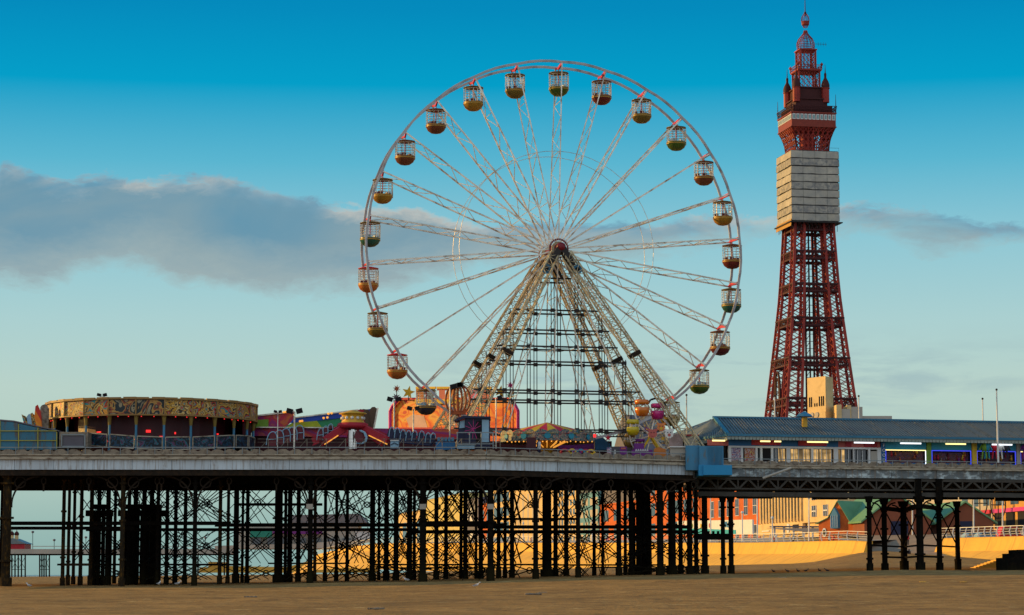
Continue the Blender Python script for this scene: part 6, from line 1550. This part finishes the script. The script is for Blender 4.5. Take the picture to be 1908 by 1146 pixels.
def cup(px, yt, yb, w, mm, label, Y_=194.2):
    q = P(px, yt, Y_); b_ = P(px, yb, Y_); r_ = w/2*Y_/F; H_ = q.z-b_.z
    t = thing('cup_car', Z(q, b_.z), label, 'ride car', 'cup cars of the children\'s wheel'); c = Vector((q.x,q.y,0))
    m = MB(); m.lathe(c, [(r_*.85,q.z),(r_,q.z-.08),(r_*1.0,q.z-H_*.24),(r_*.86,q.z-H_*.28),(.02,q.z-H_*.2)], 18); m.lathe(c, [(.02,q.z+.02),(r_*.85,q.z)], 18); m.build('lid', M[mm], t)
    m = MB(); m.lathe(c, [(r_*.92,q.z-H_*.46),(r_*1.02,q.z-H_*.5),(r_*1.0,q.z-H_*.7),(r_*.75,q.z-H_*.95),(r_*.3,q.z-H_),(.02,q.z-H_)], 18); m.lathe(c, [(r_*.92,q.z-H_*.46),(r_*.8,q.z-H_*.75),(.02,q.z-H_*.75)], 18); m.build('bowl', M[mm], t)
    for i in range(6): a = 2*math.pi*i/6; m = MB(); m.tube(c+Vector((r_*.85*math.cos(a),r_*.85*math.sin(a),q.z-H_*.2)), c+Vector((r_*.85*math.cos(a),r_*.85*math.sin(a),q.z-H_*.5)), .035, 5); m.build('post', M['steel'], t)
M['cup_orange'] = mat('glossy_orange', (.62,.16,.01), .25, spec=.6); M['cup_pink'] = mat('glossy_pink', (.55,.02,.20), .25, spec=.6); M['cup_yellow'] = mat('glossy_yellow', (.55,.42,.01), .25, spec=.6); M['cup_bronze'] = mat('glossy_bronze', (.20,.11,.02), .25, spec=.6)
cup(1196, 745, 776, 27, 'cup_orange', 'orange lidded cup car, topmost of the children\'s wheel'); cup(1225, 752, 782, 25, 'cup_pink', 'pink lidded cup car beside the orange one', 195)
cup(1179, 782, 812, 24, 'cup_yellow', 'yellow lidded cup car at the left of the children\'s wheel'); cup(1173, 808, 834, 20, 'cup_bronze', 'bronze cup car hanging lowest at the left', 195.5); cup(1192, 818, 838, 20, 'purple', 'purple cup car low in the middle', 195.2)
def face_board(px, py, r_, mm, label, n_=10, Y_=192.6):
    q = P(px, py, Y_); t = thing('animal_board', q, label, 'sign', 'animal boards of the children\'s wheel')
    m = MB(); pts = [q+Vector(((r_*(1+.1*math.cos(i*math.pi)))*math.cos(2*math.pi*i/(2*n_)), 0, r_*(1+.1*math.cos(i*math.pi))*math.sin(2*math.pi*i/(2*n_)))) for i in range(2*n_)]; m.prism(pts, (0,.1,0)); m.build('head', M[mm], t)
    for s in (-1,1): m = MB(); m.tube(q+Vector((s*r_*.8,.02,r_*.85)), q+Vector((s*r_*.8,.1,r_*.85)), r_*.34, 10); m.build('ear', M[mm], t)
    m = MB(); m.tube(q+Vector((0,-.05,-r_*.3)), q+Vector((0,0,-r_*.3)), r_*.35, 10); m.build('muzzle', M['yellow'] if mm == 'cup_orange' else M['salmon'], t)
    for s in (-1,1): m = MB(); m.tube(q+Vector((s*r_*.33,-.04,r_*.25)), q+Vector((s*r_*.33,0,r_*.25)), r_*.12, 8); m.build('eye', M['dark'], t)
face_board(1232, 796, .33, 'cup_orange', 'orange bear-like face board on the children\'s wheel'); face_board(1216, 808, .36, 'salmon', 'pink spotted animal face board left of the orange one'); face_board(1247, 808, .36, 'white', 'white cow-like face board right of the orange one')
for x, y, mm, lab in ((1222,792,'bluewhite','small pale blue flower board above the pink animal board'),(1235,817,'gold','small gold flower board below the orange animal board'),(1205,800,'purple','small purple flower board by the yellow cup')):
    q = P(x, y, 193); t = thing('flower_board', q, lab, 'sign', 'flower boards of the children\'s wheel'); m = MB(); star(m, q, .25, 7); m.build('petals', M[mm], t); m = MB(); m.tube(q-Vector((0,.04,0)), q, .07, 8); m.build('centre', M['yellow'], t)
mu = thing('mural_board', P(1255,848,194), 'grey and pink swirled mural board by the foot of the stair leg', 'sign'); m = MB(); pb(m, 1247, 809, 1272, 833, 194, .3); m.build('board', mat('grey_pink_mural', (.30,.22,.20), .6, 0, .3, 1.5, (.45,.32,.3), .45), mu)
wu_ = thing('white_utility_hut', P(1255,852,193), 'small grey-white hut below the mural board next to the blue box', 'hut'); m = MB(); pb(m, 1249, 833, 1279, 853, 192.8, 2); m.build('wall', M['creamgrey'], wu_); m = MB(); pb(m, 1248, 831.5, 1280, 833.5, 192.6, 2.4); m.build('roof', M['white'], wu_)
sb = thing('white_sign_board', P(1290,830,205), 'pale sign boards seen left of the arcade roof', 'sign'); m = MB(); pb(m, 1275, 811, 1300, 832, 204, .3); m.build('board', M['creamgrey'], sb); m = MB(); pb(m, 1273, 809.5, 1302, 812, 203.8, .5); m.build('top_rail', M['crimson'], sb)

# ------------------------------------------------------------------ gulls
def gull(px, py, Y_, label, dark=False, rz=0):
    q = P(px, py, Y_); q.z = ground(q.x, q.y)+.03; s = .72 if dark else .85; Q = Matrix.Rotation(rz, 3, 'Z')*s
    t = thing('gull', q, label, 'bird', 'gulls on the sand'); a, b_ = (M['fabric'], M['fabric']) if dark else (M['gull'], M['gullgrey'])
    m = MB(); ring = [(-.26,.02,.16),(-.14,.08,.17),(0,.10,.19),(.12,.09,.23),(.19,.05,.30),(.22,.045,.36),(.26,.05,.40),(.31,.035,.40),(.37,.008,.39)]
    n_ = 8; vs = []
    for x, r_, z_ in ring:
        for i in range(n_): t_ = 2*math.pi*i/n_; vs.append(q+Q@Vector((x, r_*math.cos(t_), z_+r_*math.sin(t_))))
    m.add(vs, [(j*n_+i, j*n_+(i+1) % n_, (j+1)*n_+(i+1) % n_, (j+1)*n_+i) for j in range(len(ring)-1) for i in range(n_)], True); m.build('body', a, t)
    for sy in (-1,1):
        m = MB(); m.prism([q+Q@Vector(p_) for p_ in ((.1,sy*.10,.27),(-.1,sy*.11,.26),(-.34,sy*.05,.19),(-.1,sy*.11,.15),(.08,sy*.10,.17))], Q@Vector((0,sy*.025,0))); m.build('wing', b_, t)
        m = MB(); m.tube(q+Q@Vector((.02,sy*.04,0)), q+Q@Vector((.02,sy*.04,.12)), .012, 5); m.build('leg', M['yellow'], t)
person(Vector((P(1004,838,187.5).x,187.5,DK)), 1.7, 0, M['white'], M['navy'], 'person in a white top behind the parapet before the carousel', 0, 1)
gull(54, 1090, 178, 'white gull standing near the left edge between the first legs', rz=2.6)
gull(296, 1088, 182, 'white gull before the dark landing block, left of the pair', rz=1.2); gull(331, 1088, 182, 'white gull in front of the leg right of the landing block', rz=.4)
gull(757, 1083, 181, 'white gull at the foot of the legs left of centre', rz=3); gull(887, 1089, 150, 'small pale gull lying on open sand near the centre', rz=0)
for i, x in enumerate((1441,1467,1487,1502,1527,1541)): gull(x, 1066, 200, 'black bird on wet sand right of the twin legs, %s' % ['leftmost of six','second from left','third from left','fourth from left','second from right','rightmost of six'][i], True, rnd.random()*6)
# weed clumps and stones on the sand
for i, (x, y, sc_) in enumerate(((993,1108,1.0),(466,1113,.8),(1457,1077,.7),(700,1135,.8),(1010,1105,.6),(1720,1085,.5),(1795,1085,.5))):
    Y_ = 130 if y > 1100 else 160; a = P(x, y, Y_); bz = ground(a.x, Y_)
    # walk the view ray down to the sand
    for yy in range(60, 260):
        q = P(x, y, yy)
        if q.z <= ground(q.x, q.y)+.02: a = q; break
    m = MB()
    for k in range(9):
        c = a+Vector(((k-4)*.09*sc_, rnd.uniform(-.04,.04), 0)); c.z = ground(c.x, c.y)+.03; m.sphere(c, rnd.uniform(.09,.14)*sc_, 4, .5)
    tag(m.build('weed_clump', M['bench'] if i < 5 else M['concrete']), ['dark weed clump on the sand right of centre, the largest','dark weed scrap on the sand left of centre','small weed clump on the sand right of the twin legs','weed scrap near the bottom edge left of centre','tiny weed scrap just right of the largest clump','pale pebble heap below the truss span, left of the pair','pale pebble heap below the truss span, right of the pair'][i], 'debris', 'scraps lying on the sand')
print('objects', len(bpy.data.objects))
